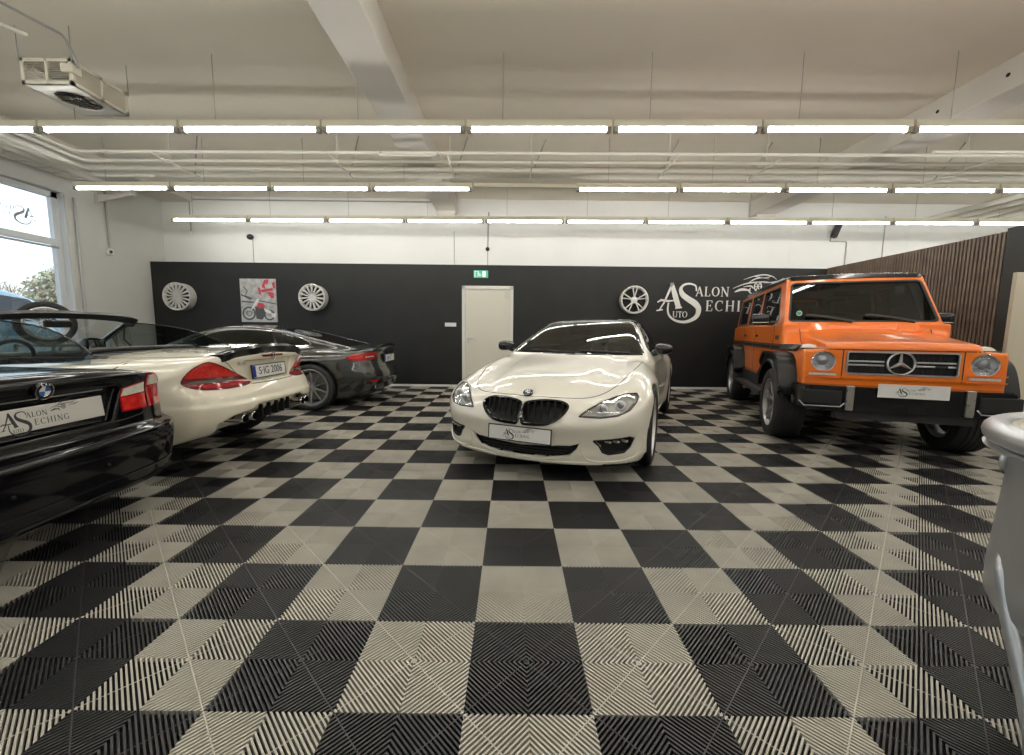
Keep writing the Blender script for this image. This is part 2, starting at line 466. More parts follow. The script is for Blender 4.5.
# ------------------------------------------------------------------ wheels
def make_wheel(parent, loc, R=.34, width=.26, rim=.245, side=1, style='multi', n=10, mat=None, face_mat=None, caliper=None, name='wheel', cap=None, steer=0.):
    """side=+1: outer face towards +x"""
    t = empty(name, loc); t.parent = parent
    t.rotation_euler = (0, 0, (0 if side > 0 else PI) + steer)
    mat = mat or M['alloy_silver']
    w = width / 2
    bm = BM()
    prof = [(rim - .005, -w * .80), (rim + .02, -w * .98), (R - .045, -w * 1.02), (R - .014, -w * .93), (R - .002, -w * .80)]
    for g in (-.45, -.15, .15, .45):
        prof += [(R, w * (g - .11)), (R - .007, w * (g - .1)), (R - .007, w * (g + .03)), (R, w * (g + .04))]
    prof += [(R - .002, w * .80), (R - .014, w * .93), (R - .045, w * 1.02), (rim + .02, w * .98), (rim - .005, w * .80)]
    lathe(bm, prof, 'x', 56, closed=True)
    obj('tyre', bm, M['rubber'], t, smooth=30)
    bm = BM()
    lip = w * .86
    # barrel and lip
    lathe(bm, [(rim + .012, lip - .004), (rim + .012, lip + .006), (rim - .004, lip + .008), (rim - .012, lip - .006), (rim - .03, lip - .03), (rim - .035, -w * .8), (rim + .004, -w * .84), (rim + .004, lip - .01)], 'x', 56, closed=True)
    rr = rim - .006
    hub_x = lip - .045 if style not in ('fan', 'vpair') else lip - .014
    def spoke(a, w0, w1, x0, x1, r0=.05, r1=None, thick=.022, skew=0.):
        r1 = r1 or rr
        ca, sa = math.cos(a), math.sin(a); vs = []
        K = 5
        for i in range(K):
            q = i / (K - 1); r = r0 + (r1 - r0) * q; ww = w0 + (w1 - w0) * q
            x = x0 + (x1 - x0) * q + .012 * math.sin(PI * q); off = skew * q
            ring = []
            for (dx, dt) in ((0, -.38), (0, .38), (-thick * .35, .5), (-thick, .5), (-thick, -.5), (-thick * .35, -.5)):
                tt = dt * ww + off
                ring.append(bm.verts.new((x + dx, ca * r - sa * tt, sa * r + ca * tt)))
            vs.append(ring)
        for A, B in zip(vs[:-1], vs[1:]):
            for k in range(6): bm.faces.new((A[k], A[(k + 1) % 6], B[(k + 1) % 6], B[k]))
        bm.faces.new(vs[0][::-1]); bm.faces.new(vs[-1])
    for i in range(n):
        a = 2 * PI * i / n + PI / 2
        if style == 'multi': spoke(a, .022, .016, hub_x, lip - .01, .045)
        elif style == 'fan': spoke(a, .020, .040, lip - .012, lip - .002, .04, thick=.03)
        elif style == 'vpair':
            for sg in (-1, 1): spoke(a, .020, .026, lip - .02, lip - .004, .045, skew=sg * .052)
        elif style == 'thick': spoke(a, .045, .030, hub_x, lip - .01, .045, thick=.03)
        elif style == 'double':
            for sg in (-1, 1): spoke(a, .022, .020, hub_x, lip - .01, .05, skew=sg * .034)
        elif style == 'split':
            for sg in (-1, 1): spoke(a + sg * .07, .026, .018, hub_x, lip - .01, .05, skew=sg * .02)
        elif style == 'turbine': spoke(a, .028, .034, hub_x, lip - .008, .05, skew=.03)
    lathe(bm, [(.001, hub_x + .004), (.03, hub_x + .004), (.062, hub_x - .003), (.072, hub_x - .03), (.05, hub_x - .05), (.001, hub_x - .05)], 'x', 24)
    rm = obj('rim', bm, mat, t, smooth=30)
    bm = BM()
    lathe(bm, [(.001, hub_x + .007), (.020, hub_x + .007), (.027, hub_x + .002), (.027, hub_x - .004)], 'x', 20)
    obj('hub_cap', bm, cap or M['satin'], t, smooth=30)
    bm = BM()
    lathe(bm, [(.06, -.02), (rim * .78, -.02), (rim * .78, -.045), (.06, -.045)], 'x', 40, closed=True)
    lathe(bm, [(.001, -.0), (.07, -.0), (.08, -.03), (.001, -.03)], 'x', 24)
    obj('brake_disc', bm, M['disc'], t, smooth=30)
    if caliper:
        bm = BM(); a0, a1 = (20, 80)
        for k in range(6):
            a = math.radians(a0 + (a1 - a0) * k / 5 + 60)
            r0, r1 = rim * .5, rim * .84
        A = [(r * math.cos(math.radians(d)), r * math.sin(math.radians(d))) for d, r in [(130 + 10 * k, rim * .84) for k in range(8)] + [(200 - 10 * k, rim * .5) for k in range(8)]]
        prism(bm, A, -.06, .02, 'yz')
        obj('brake_caliper', bm, caliper, t, smooth=30)
    return t

def split_islands(o, names, maxn=24):
    """every separate piece of the named parts becomes a part of its own"""
    for ch in list(o.children):
        split_islands(ch, names, maxn)
        if ch.type != 'MESH' or ch.name.split('.')[0] not in names: continue
        bm = BM(); bm.from_mesh(ch.data); bm.verts.ensure_lookup_table()
        seen = [-1] * len(bm.verts); n = 0
        for v in bm.verts:
            if seen[v.index] >= 0: continue
            st = [v]; seen[v.index] = n
            while st:
                a = st.pop()
                for e in a.link_edges:
                    b = e.other_vert(a)
                    if seen[b.index] < 0: seen[b.index] = n; st.append(b)
            n += 1
        if n < 2 or n > maxn: 
            bm.free(); continue
        for k in range(n):
            b2 = bm.copy(); b2.verts.ensure_lookup_table()
            bmesh.ops.delete(b2, geom=[v for v in b2.verts if seen[v.index] != k], context='VERTS')
            me = bpy.data.meshes.new(ch.name.split('.')[0]); b2.to_mesh(me); b2.free()
            for m in ch.data.materials: me.materials.append(m)
            c = link_mesh(ch.name.split('.')[0], me, ch.parent)
        bm.free()
        for g in list(ch.children): g.parent = c
        bpy.data.objects.remove(ch)
PAIRS = {'side_skirt', 'window_trim', 'door_pillar', 'window_seal', 'rubbing_strip', 'strip_insert', 'roof_gutter', 'door_handle', 'tail_light', 'light_trim', 'wiper', 'exhaust_tip', 'parking_sensor', 'wing_vent', 'reflector', 'roll_bar', 'panel_gap', 'roof_strip', 'diffuser_blade', 'aerial_strip', 'inlet_rim'}
def split_sides(o, names):
    for ch in list(o.children):
        if ch.type == 'MESH' and ch.name.split('.')[0] in names:
            me = ch.data; n = len(me.polygons); lo = np.zeros(n, np.int32)
            co = np.zeros(len(me.vertices) * 3, np.float32); me.vertices.foreach_get('co', co); co = co.reshape(-1, 3)
            vi = np.zeros(len(me.loops), np.int32); me.loops.foreach_get('vertex_index', vi)
            if len(vi) != n * 4: continue
            Q = vi.reshape(-1, 4); side = co[Q][:, :, 0].mean(1) > 0
            if side.all() or not side.any(): continue
            nn = np.zeros(len(me.vertices) * 3, np.float32)
            cn = np.zeros(len(me.loops) * 3, np.float32); me.corner_normals.foreach_get('vector', cn); cn = cn.reshape(-1, 3)
            vn = np.zeros((len(me.vertices), 3)); vn[vi] = cn
            mi = np.zeros(n, np.int32); me.polygons.foreach_get('material_index', mi)
            for sd in (True, False):
                q = Q[side == sd]; u, inv = np.unique(q, return_inverse=True)
                m2 = np_mesh(ch.name.split('.')[0], co[u], inv.reshape(q.shape), list(me.materials), vn[u], mi[side == sd])
                link_mesh(ch.name.split('.')[0], m2, ch.parent)
            bpy.data.objects.remove(ch)
# ------------------------------------------------------------------ lettering drawn from strokes
def rib(pts, ws):
    """ribbon outline of a stroke"""
    P = [np.array(p, float) for p in pts]; n = len(P)
    if not isinstance(ws, (list, tuple)): ws = [ws] * n
    L, Rr = [], []
    for i in range(n):
        t = P[min(i + 1, n - 1)] - P[max(i - 1, 0)]; t /= np.linalg.norm(t) + 1e-9
        nn = np.array([-t[1], t[0]]) * ws[i] / 2
        L.append(P[i] + nn); Rr.append(P[i] - nn)
    return [[L[i], L[i + 1], Rr[i + 1], Rr[i]] for i in range(n - 1)]
def sarc(cx, cy, rx, ry, a0, a1, thin=.055, thick=.13, n=14):
    pts, ws = [], []
    for i in range(n + 1):
        a = math.radians(a0 + (a1 - a0) * i / n)
        pts.append((cx + rx * math.cos(a), cy + ry * math.sin(a))); ws.append(thin + (thick - thin) * abs(math.cos(a)) ** 1.5)
    return rib(pts, ws)
def ln(x0, y0, x1, y1, w): return rib([(x0, y0), (x1, y1)], w)
def srf(x, y, w=.24): return ln(x - w / 2, y, x + w / 2, y, .045)
def GL(c):
    TH, tn = .13, .055
    if c == 'A': return .78, ln(.06, 0, .38, 1, tn) + ln(.36, 1, .70, 0, TH) + ln(.16, .34, .58, .34, tn) + srf(.06, .02, .2) + srf(.70, .02, .26)
    if c == 'L': return .64, ln(.16, 0, .16, 1, TH) + srf(.16, .98) + ln(.04, .025, .58, .025, .05) + ln(.58, 0, .6, .26, .04)
    if c == 'O': return .84, sarc(.42, .5, .34, .47, 0, 360, n=24)
    if c == 'N': return .86, ln(.14, 0, .14, 1, tn) + ln(.12, 1, .74, 0, TH) + ln(.74, 0, .74, 1, tn) + srf(.14, .02) + srf(.1, .98, .2) + srf(.74, .98)
    if c == 'E': return .68, ln(.16, 0, .16, 1, TH) + ln(.04, .975, .58, .975, .05) + ln(.04, .025, .6, .025, .05) + ln(.16, .52, .46, .52, .05) + ln(.58, .98, .59, .76, .04) + ln(.6, .02, .62, .26, .04) + ln(.46, .42, .46, .62, .04)
    if c == 'C': return .78, sarc(.44, .5, .36, .47, 45, 315, n=20) + ln(.69, .98, .69, .7, .04)
    if c == 'H': return .88, ln(.16, 0, .16, 1, TH) + ln(.72, 0, .72, 1, TH) + ln(.16, .52, .72, .52, tn) + srf(.16, .02) + srf(.16, .98) + srf(.72, .02) + srf(.72, .98)
    if c == 'I': return .36, ln(.18, 0, .18, 1, TH) + srf(.18, .02) + srf(.18, .98)
    if c == 'G': return .86, sarc(.44, .5, .36, .47, 45, 320, n=20) + ln(.70, .0, .70, .42, .11) + srf(.70, .42) + ln(.69, .98, .69, .7, .04)
    if c == 'U': return .84, ln(.16, .3, .16, 1, TH) + ln(.68, .3, .68, 1, tn) + sarc(.42, .3, .26, .27, 180, 360, .055, .11) + srf(.16, .98) + srf(.68, .98, .2)
    if c == 'T': return .74, ln(.37, 0, .37, 1, TH) + ln(.05, .97, .69, .97, .055) + ln(.05, .99, .04, .76, .04) + ln(.69, .99, .7, .76, .04) + srf(.37, .02)
    return .4, []
def word(w, x, y, h, sp=.0):
    out = []
    for c in w:
        adv, ps = GL(c)
        out += [[(x + p[0] * h, y + p[1] * h) for p in q] for q in ps]
        x += (adv + sp) * h
    return out, x
LOGO_PARTS = {}
def logo_polys():
    """AS / AUTO SALON ECHING emblem, y up, units of 1 px in a tall drawing"""
    out = []; LOGO_PARTS.clear()
    # slanted A
    out += rib([(232, -234), (250, -205), (272, -150), (281, -128)], [4, 6, 8, 10])
    out += rib([(277, -128), (292, -175), (308, -222)], [12, 20, 20])
    out += rib([(224, -203), (238, -194), (262, -198), (290, -196)], [5, 8, 8, 5])
    out += rib([(222, -236), (246, -232)], 5); out += rib([(296, -226), (322, -222)], 6)
    # S whose tail circles the lettering below
    S = smooth_poly([(376, -158), (372, -138), (350, -130), (326, -134), (314, -150), (322, -172), (346, -190), (372, -206), (388, -226), (384, -254), (362, -272), (332, -280), (298, -274), (274, -256), (266, -232), (268, -204)], 4, closed=False)
    n = len(S); kn = [(0, 4), (6, 6), (14, 9), (20, 20), (28, 24), (36, 17), (46, 9), (n - 1, 5)]
    ws = [float(np.interp(i, [k[0] for k in kn], [k[1] for k in kn])) for i in range(n)]
    out += rib(S, ws)
    n0 = len(out); LOGO_PARTS['emblem'] = out[:]
    w, _ = word('UTO', 286, -262, 24, .02); out += w
    w, _ = word('ALON', 374, -178, 37, .14); out += w
    w, _ = word('ECHING', 416, -236, 42, .20); out += w
    LOGO_PARTS['lettering'] = out[n0:]; n0 = len(out)
    # swept car outline
    for pts, ww in (([(520, -146), (560, -130), (600, -122), (650, -120), (700, -128)], 5), ([(560, -112), (600, -98), (640, -92), (672, -98), (690, -110)], 4),
                    ([(528, -160), (556, -150), (590, -154)], 10), ([(575, -128), (602, -110), (630, -104), (660, -108)], 4), ([(600, -98), (640, -104), (668, -98)], 4),
                    ([(590, -142), (584, -156), (596, -166)], 5), ([(640, -124), (690, -118), (720, -104)], 4), ([(655, -136), (700, -134), (730, -122)], 5), ([(560, -140), (590, -136), (600, -146)], 5)):
        q = smooth_poly(pts, 4, closed=False); m = len(q)
        out += rib(q, [ww * max(.25, math.sin(PI * (i + .5) / m)) for i in range(m)])
    q = [(618 + 14 * math.cos(a), -138 + 18 * math.sin(a)) for a in np.linspace(0, 2 * PI, 17)]
    out += rib(q, 4)
    for a in range(0, 360, 60): out += rib([(618, -138), (618 + 12 * math.cos(math.radians(a)), -138 + 16 * math.sin(math.radians(a)))], 2.5)
    LOGO_PARTS['car_outline'] = out[n0:]
    return out
LOGO = logo_polys()
def polys_mesh(bm, polys, mat, th, mi=0):
    """polygons in the local xy plane, thickened along +z, moved by matrix mat"""
    for q in polys:
        a = [bm.verts.new(mat @ Vector((p[0], p[1], th))) for p in q]
        b = [bm.verts.new(mat @ Vector((p[0], p[1], 0))) for p in q]
        n = len(q); fs = []
        fs.append(bm.faces.new(a)); fs.append(bm.faces.new(b[::-1]))
        for i in range(n): fs.append(bm.faces.new((b[i], b[(i + 1) % n], a[(i + 1) % n], a[i])))
        for f in fs: f.material_index = mi
def logo_obj(name, mat, width, T, parent, th=.001):
    """emblem of given width, lower-left corner of its box at the origin of T (local xy plane, z out)"""
    s = width / 512.
    bm = BM()
    polys_mesh(bm, [[((p[0] - 220) * s, (p[1] + 282) * s) for p in q] for q in LOGO], T, th)
    return obj(name, bm, mat, parent)
def text_obj(name, s, mat, size, T, parent, th=.001, align='CENTER'):
    cu = bpy.data.curves.new(name, 'FONT'); cu.body = s; cu.size = size; cu.extrude = th; cu.align_x = align; cu.align_y = 'CENTER'
    tmp = bpy.data.objects.new(name, cu); COL.objects.link(tmp)
    dg = bpy.context.evaluated_depsgraph_get(); me = bpy.data.meshes.new_from_object(tmp.evaluated_get(dg))
    bpy.data.objects.remove(tmp); me.transform(T); me.materials.clear(); me.materials.append(mat); me.name = name
    return link_mesh(name, me, parent)
def plane_T(origin, xdir, ydir):
    x = Vector(xdir).normalized(); y = Vector(ydir).normalized(); z = x.cross(y).normalized(); y = z.cross(x)
    return Matrix(((x.x, y.x, z.x, origin[0]), (x.y, y.y, z.y, origin[1]), (x.z, y.z, z.z, origin[2]), (0, 0, 0, 1)))
def dealer_plate(parent, T, w=.52, h=.11, frame=None):
    """number plate in the T plane (origin = centre, z = outwards)"""
    bm = BM(); box(bm, -w / 2, w / 2, -h / 2, h / 2, 0, .008, bev=.003, mat=None)
    bmesh.ops.transform(bm, matrix=T, verts=bm.verts)
    p = obj('number_plate', bm, M['plate'], parent)
    bm = BM()
    for a in ((-w / 2 - .006, -w / 2 + .001, -h / 2 - .006, h / 2 + .006), (w / 2 - .001, w / 2 + .006, -h / 2 - .006, h / 2 + .006), (-w / 2, w / 2, -h / 2 - .006, -h / 2 + .001), (-w / 2, w / 2, h / 2 - .001, h / 2 + .006)):
        box(bm, a[0], a[1], a[2], a[3], -.002, .0105)
    bmesh.ops.transform(bm, matrix=T, verts=bm.verts)
    f = obj('plate_frame', bm, frame or M['black_plastic'], p)
    return p
def plate_logo(p, T, w=.52, h=.11, lw=.27, dx=0.):
    s = lw / 512.
    return logo_obj('plate_lettering', M['ink'], lw, T @ Matrix.Translation((-lw / 2 + dx, -95 * s, .0082)), p, .0006)
def roundel(parent, T, r=.041):
    T = T @ Matrix.Translation((0, 0, .009))
    bm = BM(); lathe(bm, [(.0005, .004), (r * .9, .004), (r, .001), (r, -.012)], 'z', 32)
    bmesh.ops.transform(bm, matrix=T, verts=bm.verts); b = obj('badge', bm, M['black_gloss'], parent, smooth=30)
    bm = BM(); lathe(bm, [(r * .93, .004), (r, .005), (r, .003), (r * .93, .003)], 'z', 32, closed=True)
    lathe(bm, [(r * .60, .004), (r * .64, .0055), (r * .64, .003), (r * .60, .003)], 'z', 32, closed=True)
    bmesh.ops.transform(bm, matrix=T, verts=bm.verts); obj('badge_ring', bm, M['chrome'], b, smooth=30)
    for nm, mt, qs in (('badge_white', M['plate'], (1, 3)), ('badge_blue', pbr('badge_blue', (.02, .12, .35), .3), (0, 2))):
        bm = BM()
        for q in qs:
            polys_mesh(bm, [[(0, 0)] + arc(0, 0, r * .6, 90 * q, 90 * q + 90, 8)], T @ Matrix.Translation((0, 0, .004)), .0012)
        obj(nm, bm, mt, b)
    bm = BM()
    for a, wd in ((118, .009), (90, .010), (62, .009)):
        c, s_ = math.cos(math.radians(a)), math.sin(math.radians(a))
        polys_mesh(bm, rib([(c * r * .70 - s_ * -wd / 2 , s_ * r * .70), (c * r * .88, s_ * r * .88)], .006), T @ Matrix.Translation((0, 0, .004)), .001)
    obj('badge_letters', bm, M['plate'], b)
    return b
# ------------------------------------------------------------------ white coupe facing the camera
def seat(parent, x, y, z, mat, dirn=1, w=.5, hr=True, hh=.62):
    """dirn=+1: occupant looks towards -y"""
    t = empty('car_seat', (x, y, z)); t.parent = parent
    bm = BM(); box(bm, -w / 2, w / 2, -.25, .25, 0, .16, bev=.05); obj('seat_cushion', bm, mat, t, smooth=40)
    bm = BM(); Tm = Matrix.Translation((0, .25 * dirn, .12)) @ Matrix.Rotation(-.3 * dirn, 4, 'X')
    box(bm, -w / 2, w / 2, -.07, .07, 0, hh, bev=.05, mat=Tm); obj('seat_back', bm, mat, t, smooth=40)
    if hr:
        bm = BM(); box(bm, -.13, .13, -.05, .05, hh + .04, hh + .22, bev=.04, mat=Tm)
        tube(bm, [Tm @ Vector((-.06, 0, hh - .02)), Tm @ Vector((-.06, 0, hh + .06))], .008, 6); tube(bm, [Tm @ Vector((.06, 0, hh - .02)), Tm @ Vector((.06, 0, hh + .06))], .008, 6)
        obj('headrest', bm, mat, t, smooth=40)
    return t
def steering(parent, x, y, z, tilt, mat=None):
    bm = BM(); Tm = Matrix.Translation((x, y, z)) @ Matrix.Rotation(tilt, 4, 'X')
    tube(bm, [(.185 * math.cos(a), 0, .185 * math.sin(a)) for a in np.linspace(0, 2 * PI, 29)[:-1]], .016, 8, closed=True)
    box(bm, -.18, .18, -.012, .012, -.03, .03); box(bm, -.03, .03, -.012, .012, -.18, 0); box(bm, -.07, .07, -.03, .03, -.07, .06, bev=.02)
    tube(bm, [(0, -.01, 0), (0, -.3, -.0)], .03, 8)
    bmesh.ops.transform(bm, matrix=Tm, verts=bm.verts)
    return obj('steering_wheel', bm, mat or M['leather_dark'], parent, smooth=40)
def mirror_pod(parent, x, y, z, mat, side=1, sx=.23, sy=.14, sz=.15, name='door_mirror', glassdir=1, foot=True, lower=None):
    """side: +1 on +x; glassdir +1: glass faces +y"""
    bm = BM()
    bmesh.ops.create_uvsphere(bm, u_segments=20, v_segments=12, radius=1)
    for v in bm.verts:
        c = v.co
        q = Vector((math.copysign(abs(c.x) ** .7, c.x), math.copysign(abs(c.y) ** .8, c.y), math.copysign(abs(c.z) ** .7, c.z)))
        if q.y * glassdir > .25: q.y = .25 * glassdir
        v.co = Vector((x + side * (sx / 2 + q.x * sx / 2), y + q.y * sy * .75 + side * 0, z + q.z * sz / 2 * (1 - .18 * q.x * side)))
    o = obj(name, bm, mat, parent, smooth=40)
    bm = BM(); box(bm, -.38 * sx, .38 * sx, -.003, .003, -.34 * sz, .34 * sz, bev=.002, mat=Matrix.Translation((x + side * sx * .5, y + glassdir * (sy * .19 + .003), z)))
    obj('mirror_glass', bm, M['chrome'], o)
    if foot:
        bm = BM(); box(bm, -.07, .06, -.03, .03, -.02, .02, bev=.008, mat=Matrix.Translation((x + side * .0, y, z - sz * .48)) @ Matrix.Rotation(-side * .3, 4, 'Y')); obj('mirror_foot', bm, M['black_plastic'], o)
    if lower:
        pass
    return o

def build_m6():
    root = empty('sports_coupe', (0.06, 3.10, 0), math.radians(-23.8))
    tag(root, 'ivory white two-door coupe with black twin grille, facing the camera in the middle', 'car')
    W = pbr('pearl_white_paint', (.86, .825, .705), .28, coat=1., spec=.5)
    s = Shell(4.89, .95, 1.38, .0118)
    X, Y, Z = s.x, s.y, s.z
    T = spl([(0, .50), (.06, .585), (.14, .650), (.25, .70), (.45, .765), (.75, .825), (1.1, .880), (1.45, .93), (1.8, .955), (2.6, .965), (3.4, .985), (4.1, .985), (4.6, .96), (4.8, .93), (4.89, .88)])
    P = spl([(0, .89), (.35, .925), (.85, .935), (1.3, .915), (1.9, .885), (2.6, .885), (3.3, .905), (3.75, .925), (4.2, .905), (4.6, .88), (4.89, .84)])
    Sz = spl([(.1, .90), (.2, .955), (.32, .98), (.5, .995), (.60, 1.0), (.72, .985), (.82, .95), (.92, .885), (1.0, .80)])
    Wf = P(Y) * Sz(Z)
    for yw in (.92, 3.76):  # fender swell around the wheels
        r = np.sqrt((Y - yw) ** 2 + (Z - .40) ** 2)
        Wf = Wf + .018 * np.exp(-((r - .40) / .14) ** 2) * (Z > .2)
    side_scallop = .012 * np.exp(-((Z - .42) / .09) ** 2) * np.clip((Y - 1.3) / .3, 0, 1) * np.clip((3.3 - Y) / .3, 0, 1)
    Wf = Wf - side_scallop
    FB = spl([(0, 0), (.25, .012), (.5, .07), (.65, .135), (.78, .25), (.88, .41), (.95, .62)])
    nose = spl([(.09, .20), (.15, .09), (.22, .05), (.30, .045), (.38, .03), (.46, .005), (.54, 0.0), (.6, .012), (.66, .05), (.74, .12), (.82, .2)])
    rear = spl([(.15, .22), (.25, .08), (.4, .02), (.55, 0), (.75, .03), (.9, .05), (1.0, .06)])
    crown = spl([(0, .17), (.3, .15), (.8, .11), (1.5, .10), (2.5, .12), (4, .10), (4.9, .12)])
    # power-dome creases of the bonnet
    xc = .36 + .12 * np.clip(Y / 1.4, 0, 1)
    dome = .014 / (1 + np.exp((X - xc) / .022)) * np.clip((Y - .12) / .3, 0, 1) * np.clip((1.75 - Y) / .2, 0, 1)
    fend = .035 * np.exp(-((X - .74) / .10) ** 2) * np.clip((Y - .35) / .4, 0, 1) * np.clip((1.7 - Y) / .4, 0, 1)
    fx = X - Wf
    ft = Z + crown(Y) * X * X - T(Y - .55 * FB(X) * np.clip(1 - Y / .9, 0, 1)) - dome - fend
    ff = (nose(Z) + FB(X)) - Y
    fr = Y - (s.L - rear(Z) - FB(X) * .75)
    bot = spl([(0, .155), (.3, .135), (.6, .14), (4.3, .16), (4.89, .24)])
    fb = bot(Y) - Z
    F = smax(fx, ft, .11); F = smax(F, ff, .07); F = smax(F, fr, .07); F = smax(F, fb, .03)
    # greenhouse
    Tg = spl([(1.15, .86), (1.4, .945), (1.6, 1.045), (1.85, 1.165), (2.1, 1.272), (2.3, 1.330), (2.55, 1.362), (2.85, 1.368), (3.2, 1.345), (3.6, 1.262), (3.95, 1.145), (4.25, 1.035), (4.5, .94)])
    Wg = spl([(1.15, .74), (1.5, .77), (2.2, .775), (3.0, .765), (3.6, .72), (4.0, .65), (4.5, .55)])
    bow = .20 * X * X * np.clip((2.6 - Y) / .5, -1, 1)
    gx = X - (Wg(Y) + .06 - .62 * np.clip(Z - .9, -.03, 1) - .12 * np.clip(Z - .9, 0, 1) ** 2)
    gt = Z + .07 * X * X - Tg(Y - bow)
    G = smax(gx, gt * .9, .09)
    G = smax(G, 1.2 - Y, .02); G = smax(G, Y - 4.5, .02); Gs = smax(G, .5 - Z, .02)
    raw = smin(F, Gs, .03)
    # lamps and grille recesses
    k1 = [(.016, .478), (.014, .590), (.035, .622), (.16, .640), (.28, .638), (.345, .618), (.355, .590), (.325, .545), (.27, .500), (.20, .474), (.08, .466)]
    LH = [(.45, .545), (.50, .590), (.57, .632), (.66, .668), (.75, .690), (.81, .692), (.828, .670), (.822, .630), (.79, .585), (.72, .553), (.60, .540)]
    lowg = [(.0, .285), (.40, .315), (.47, .340), (.45, .292), (.39, .235), (.20, .205), (0, .200)]
    fog = [(.555, .362), (.80, .378), (.825, .365), (.80, .298), (.765, .262), (.66, .255), (.62, .272), (.595, .325)]
    s.k1, s.LH, s.lowg, s.fog = k1, LH, lowg, fog
    fin = raw.copy()
    def recess(poly, d, ymax=.75, edge=.01):
        nonlocal fin
        p = polysd(poly, X[:, 0, :], Z[:, 0, :])[:, None, :]
        fin = np.where(Y < ymax, np.maximum(fin, np.minimum(-p, fin + d + 0 * p)), fin)
    recess(k1, .06); recess(lowg, .07); recess(fog, .06)
    recess([(a[0] + (.005 if 0 else 0), a[1]) for a in LH], .05)
    # wheel arches
    for yw, ra in ((.92, .382), (3.76, .378)):
        r = np.sqrt((Y - yw) ** 2 + (Z - .345) ** 2)
        fin = smax(fin, -np.maximum(r - ra, .58 - X), .012)
    # cabin
    cav = np.maximum(np.maximum(G + .045, .42 - Z), np.maximum(1.55 - Y, Y - 4.1))
    cav = np.maximum(cav, X - .74)
    fin = smax(fin, -cav, .008)
    ws = [(0, 0.), (0, 1.31), (.42, 1.295), (.50, 1.27), (.56, 1.2), (.735, .955), (.72, .93), (0, .9)]
    wp = polysd([(0, .955), (.70, .955), (.715, .97), (.575, 1.22), (.535, 1.27), (.5, 1.292), (0, 1.315)], X[:, 0, :], Z[:, 0, :])[:, None, :]
    fin = np.where((Y < 2.42), np.maximum(fin, np.minimum(-wp, 1 + 0 * Y)), fin) if False else np.maximum(fin, -np.maximum(np.maximum(wp, 1.3 - Y), Y - 2.36))
    sw = smooth_poly([(1.78, .975), (2.15, 1.17), (2.4, 1.27), (2.7, 1.305), (3.1, 1.285), (3.5, 1.20), (3.82, 1.06), (3.86, .995), (3.3, .985), (2.5, .975)], 3)
    sp = polysd(sw, Y[0, :, :], Z[0, :, :])[None]
    fin = np.maximum(fin, -np.maximum(sp + .012, .42 - X))
    hood_poly = smooth_poly([(0, .155), (.30, .19), (.50, .29), (.62, .48), (.69, .75), (.735, 1.05), (.76, 1.42)], 3, closed=False) + [(.0, 1.62)]
    HPf = [(x, y) for x, y in hood_poly]
    hood_full = [(-x, y) for x, y in HPf[1:-1]][::-1] + HPf[:-1] + [(0, 1.70)]
    hood_full = [(x, y) for x, y in HPf[:-1]] + [(.6, 1.56), (0, 1.50), (-.6, 1.56)] + [(-x, y) for x, y in HPf[:-1]][::-1][:-1]
    door = smooth_poly([(1.55, .93), (1.50, .6), (1.58, .28), (1.9, .25), (2.7, .25), (2.95, .35), (3.05, .7), (3.02, .965)], 3, closed=False)
    bump = lambda x, y, z, n: (y < .80) & (z < .50 + .09 * np.clip((np.abs(x) - .5) / .3, 0, 1)) & (np.abs(y - .87) > 0)
    regs = [('bonnet', lambda x, y, z, n: inpoly(hood_full, x, y) & (z > .6) & (n[:, 2] > .3)),
            ('front_bumper', lambda x, y, z, n: (y < .9) & (z < .53 + .12 * np.clip((np.abs(x) - .5) / .3, 0, 1)) & (y < .62)),
            ('door', lambda x, y, z, n: inpoly(door, y, z) & (np.abs(x) > .7)),
            ('roof_panel', lambda x, y, z, n: (z > 1.2) & (n[:, 2] > .75) & (y > 2.3) & (y < 3.45))]
    black = M['black_gloss']
    roofm = pbr('carbon_roof', (.06, .06, .065), .16, coat=1.)
    rules = [(M['black_matt'], lambda x, y, z, n: ((y < .7) & (inpoly(k1, np.abs(x), z) | inpoly(lowg, np.abs(x), z) | inpoly(fog, np.abs(x), z)))),
             (roofm, lambda x, y, z, n: (z > 1.15) & (n[:, 2] > .72) & (y > 2.27) & (y < 3.5) & (np.abs(x) < .60)),
             (M['black_matt'], lambda x, y, z, n: (z < .19) & (n[:, 2] < -.5)),
             (M['black_plastic'], lambda x, y, z, n: (y > 1.5) & (y < 4.1) & (z > .4) & (z < 1.37) & (np.abs(x) < .75) & (((n[:, 0] * x) < -.02) | (n[:, 2] * (z - .8) < -.1)) & inpoly([(1.5, .4), (1.5, .93), (2.3, 1.33), (3.4, 1.32), (4.2, .98), (4.2, .4)], y, z)),
             (M['black_matt'], lambda x, y, z, n: ((np.hypot(y - .92, z - .345) < .379) | (np.hypot(y - 3.76, z - .345) < .375)) & (np.abs(x) < .90))]
    parts = s.finish(raw, fin, root, W, regions=regs, body_name='body', matrules=rules)
    # gaps
    bm = BM()
    s.line(HPf[:-1], .007, 'top', bm, mirror=True)
    s.line(door, .006, 'side', bm, mirror=True)
    obj('panel_gap', bm, M['gap_grey'], root)
    # glass
    s.patch('windscreen', [(.715, .962), (.72, .975), (.58, 1.225), (.54, 1.272), (.5, 1.297), (.25, 1.315), (0, 1.32), (-.25, 1.315), (-.5, 1.297), (-.54, 1.272), (-.58, 1.225), (-.72, .975), (-.715, .962), (0, .945)], M['glass_dark'], 'front', .0, .005, yfar=2.6)
    s.patch('side_window', [(y, z) for y, z in sw], M['glass_dark'], 'side', -.004, .004, mirror=True)
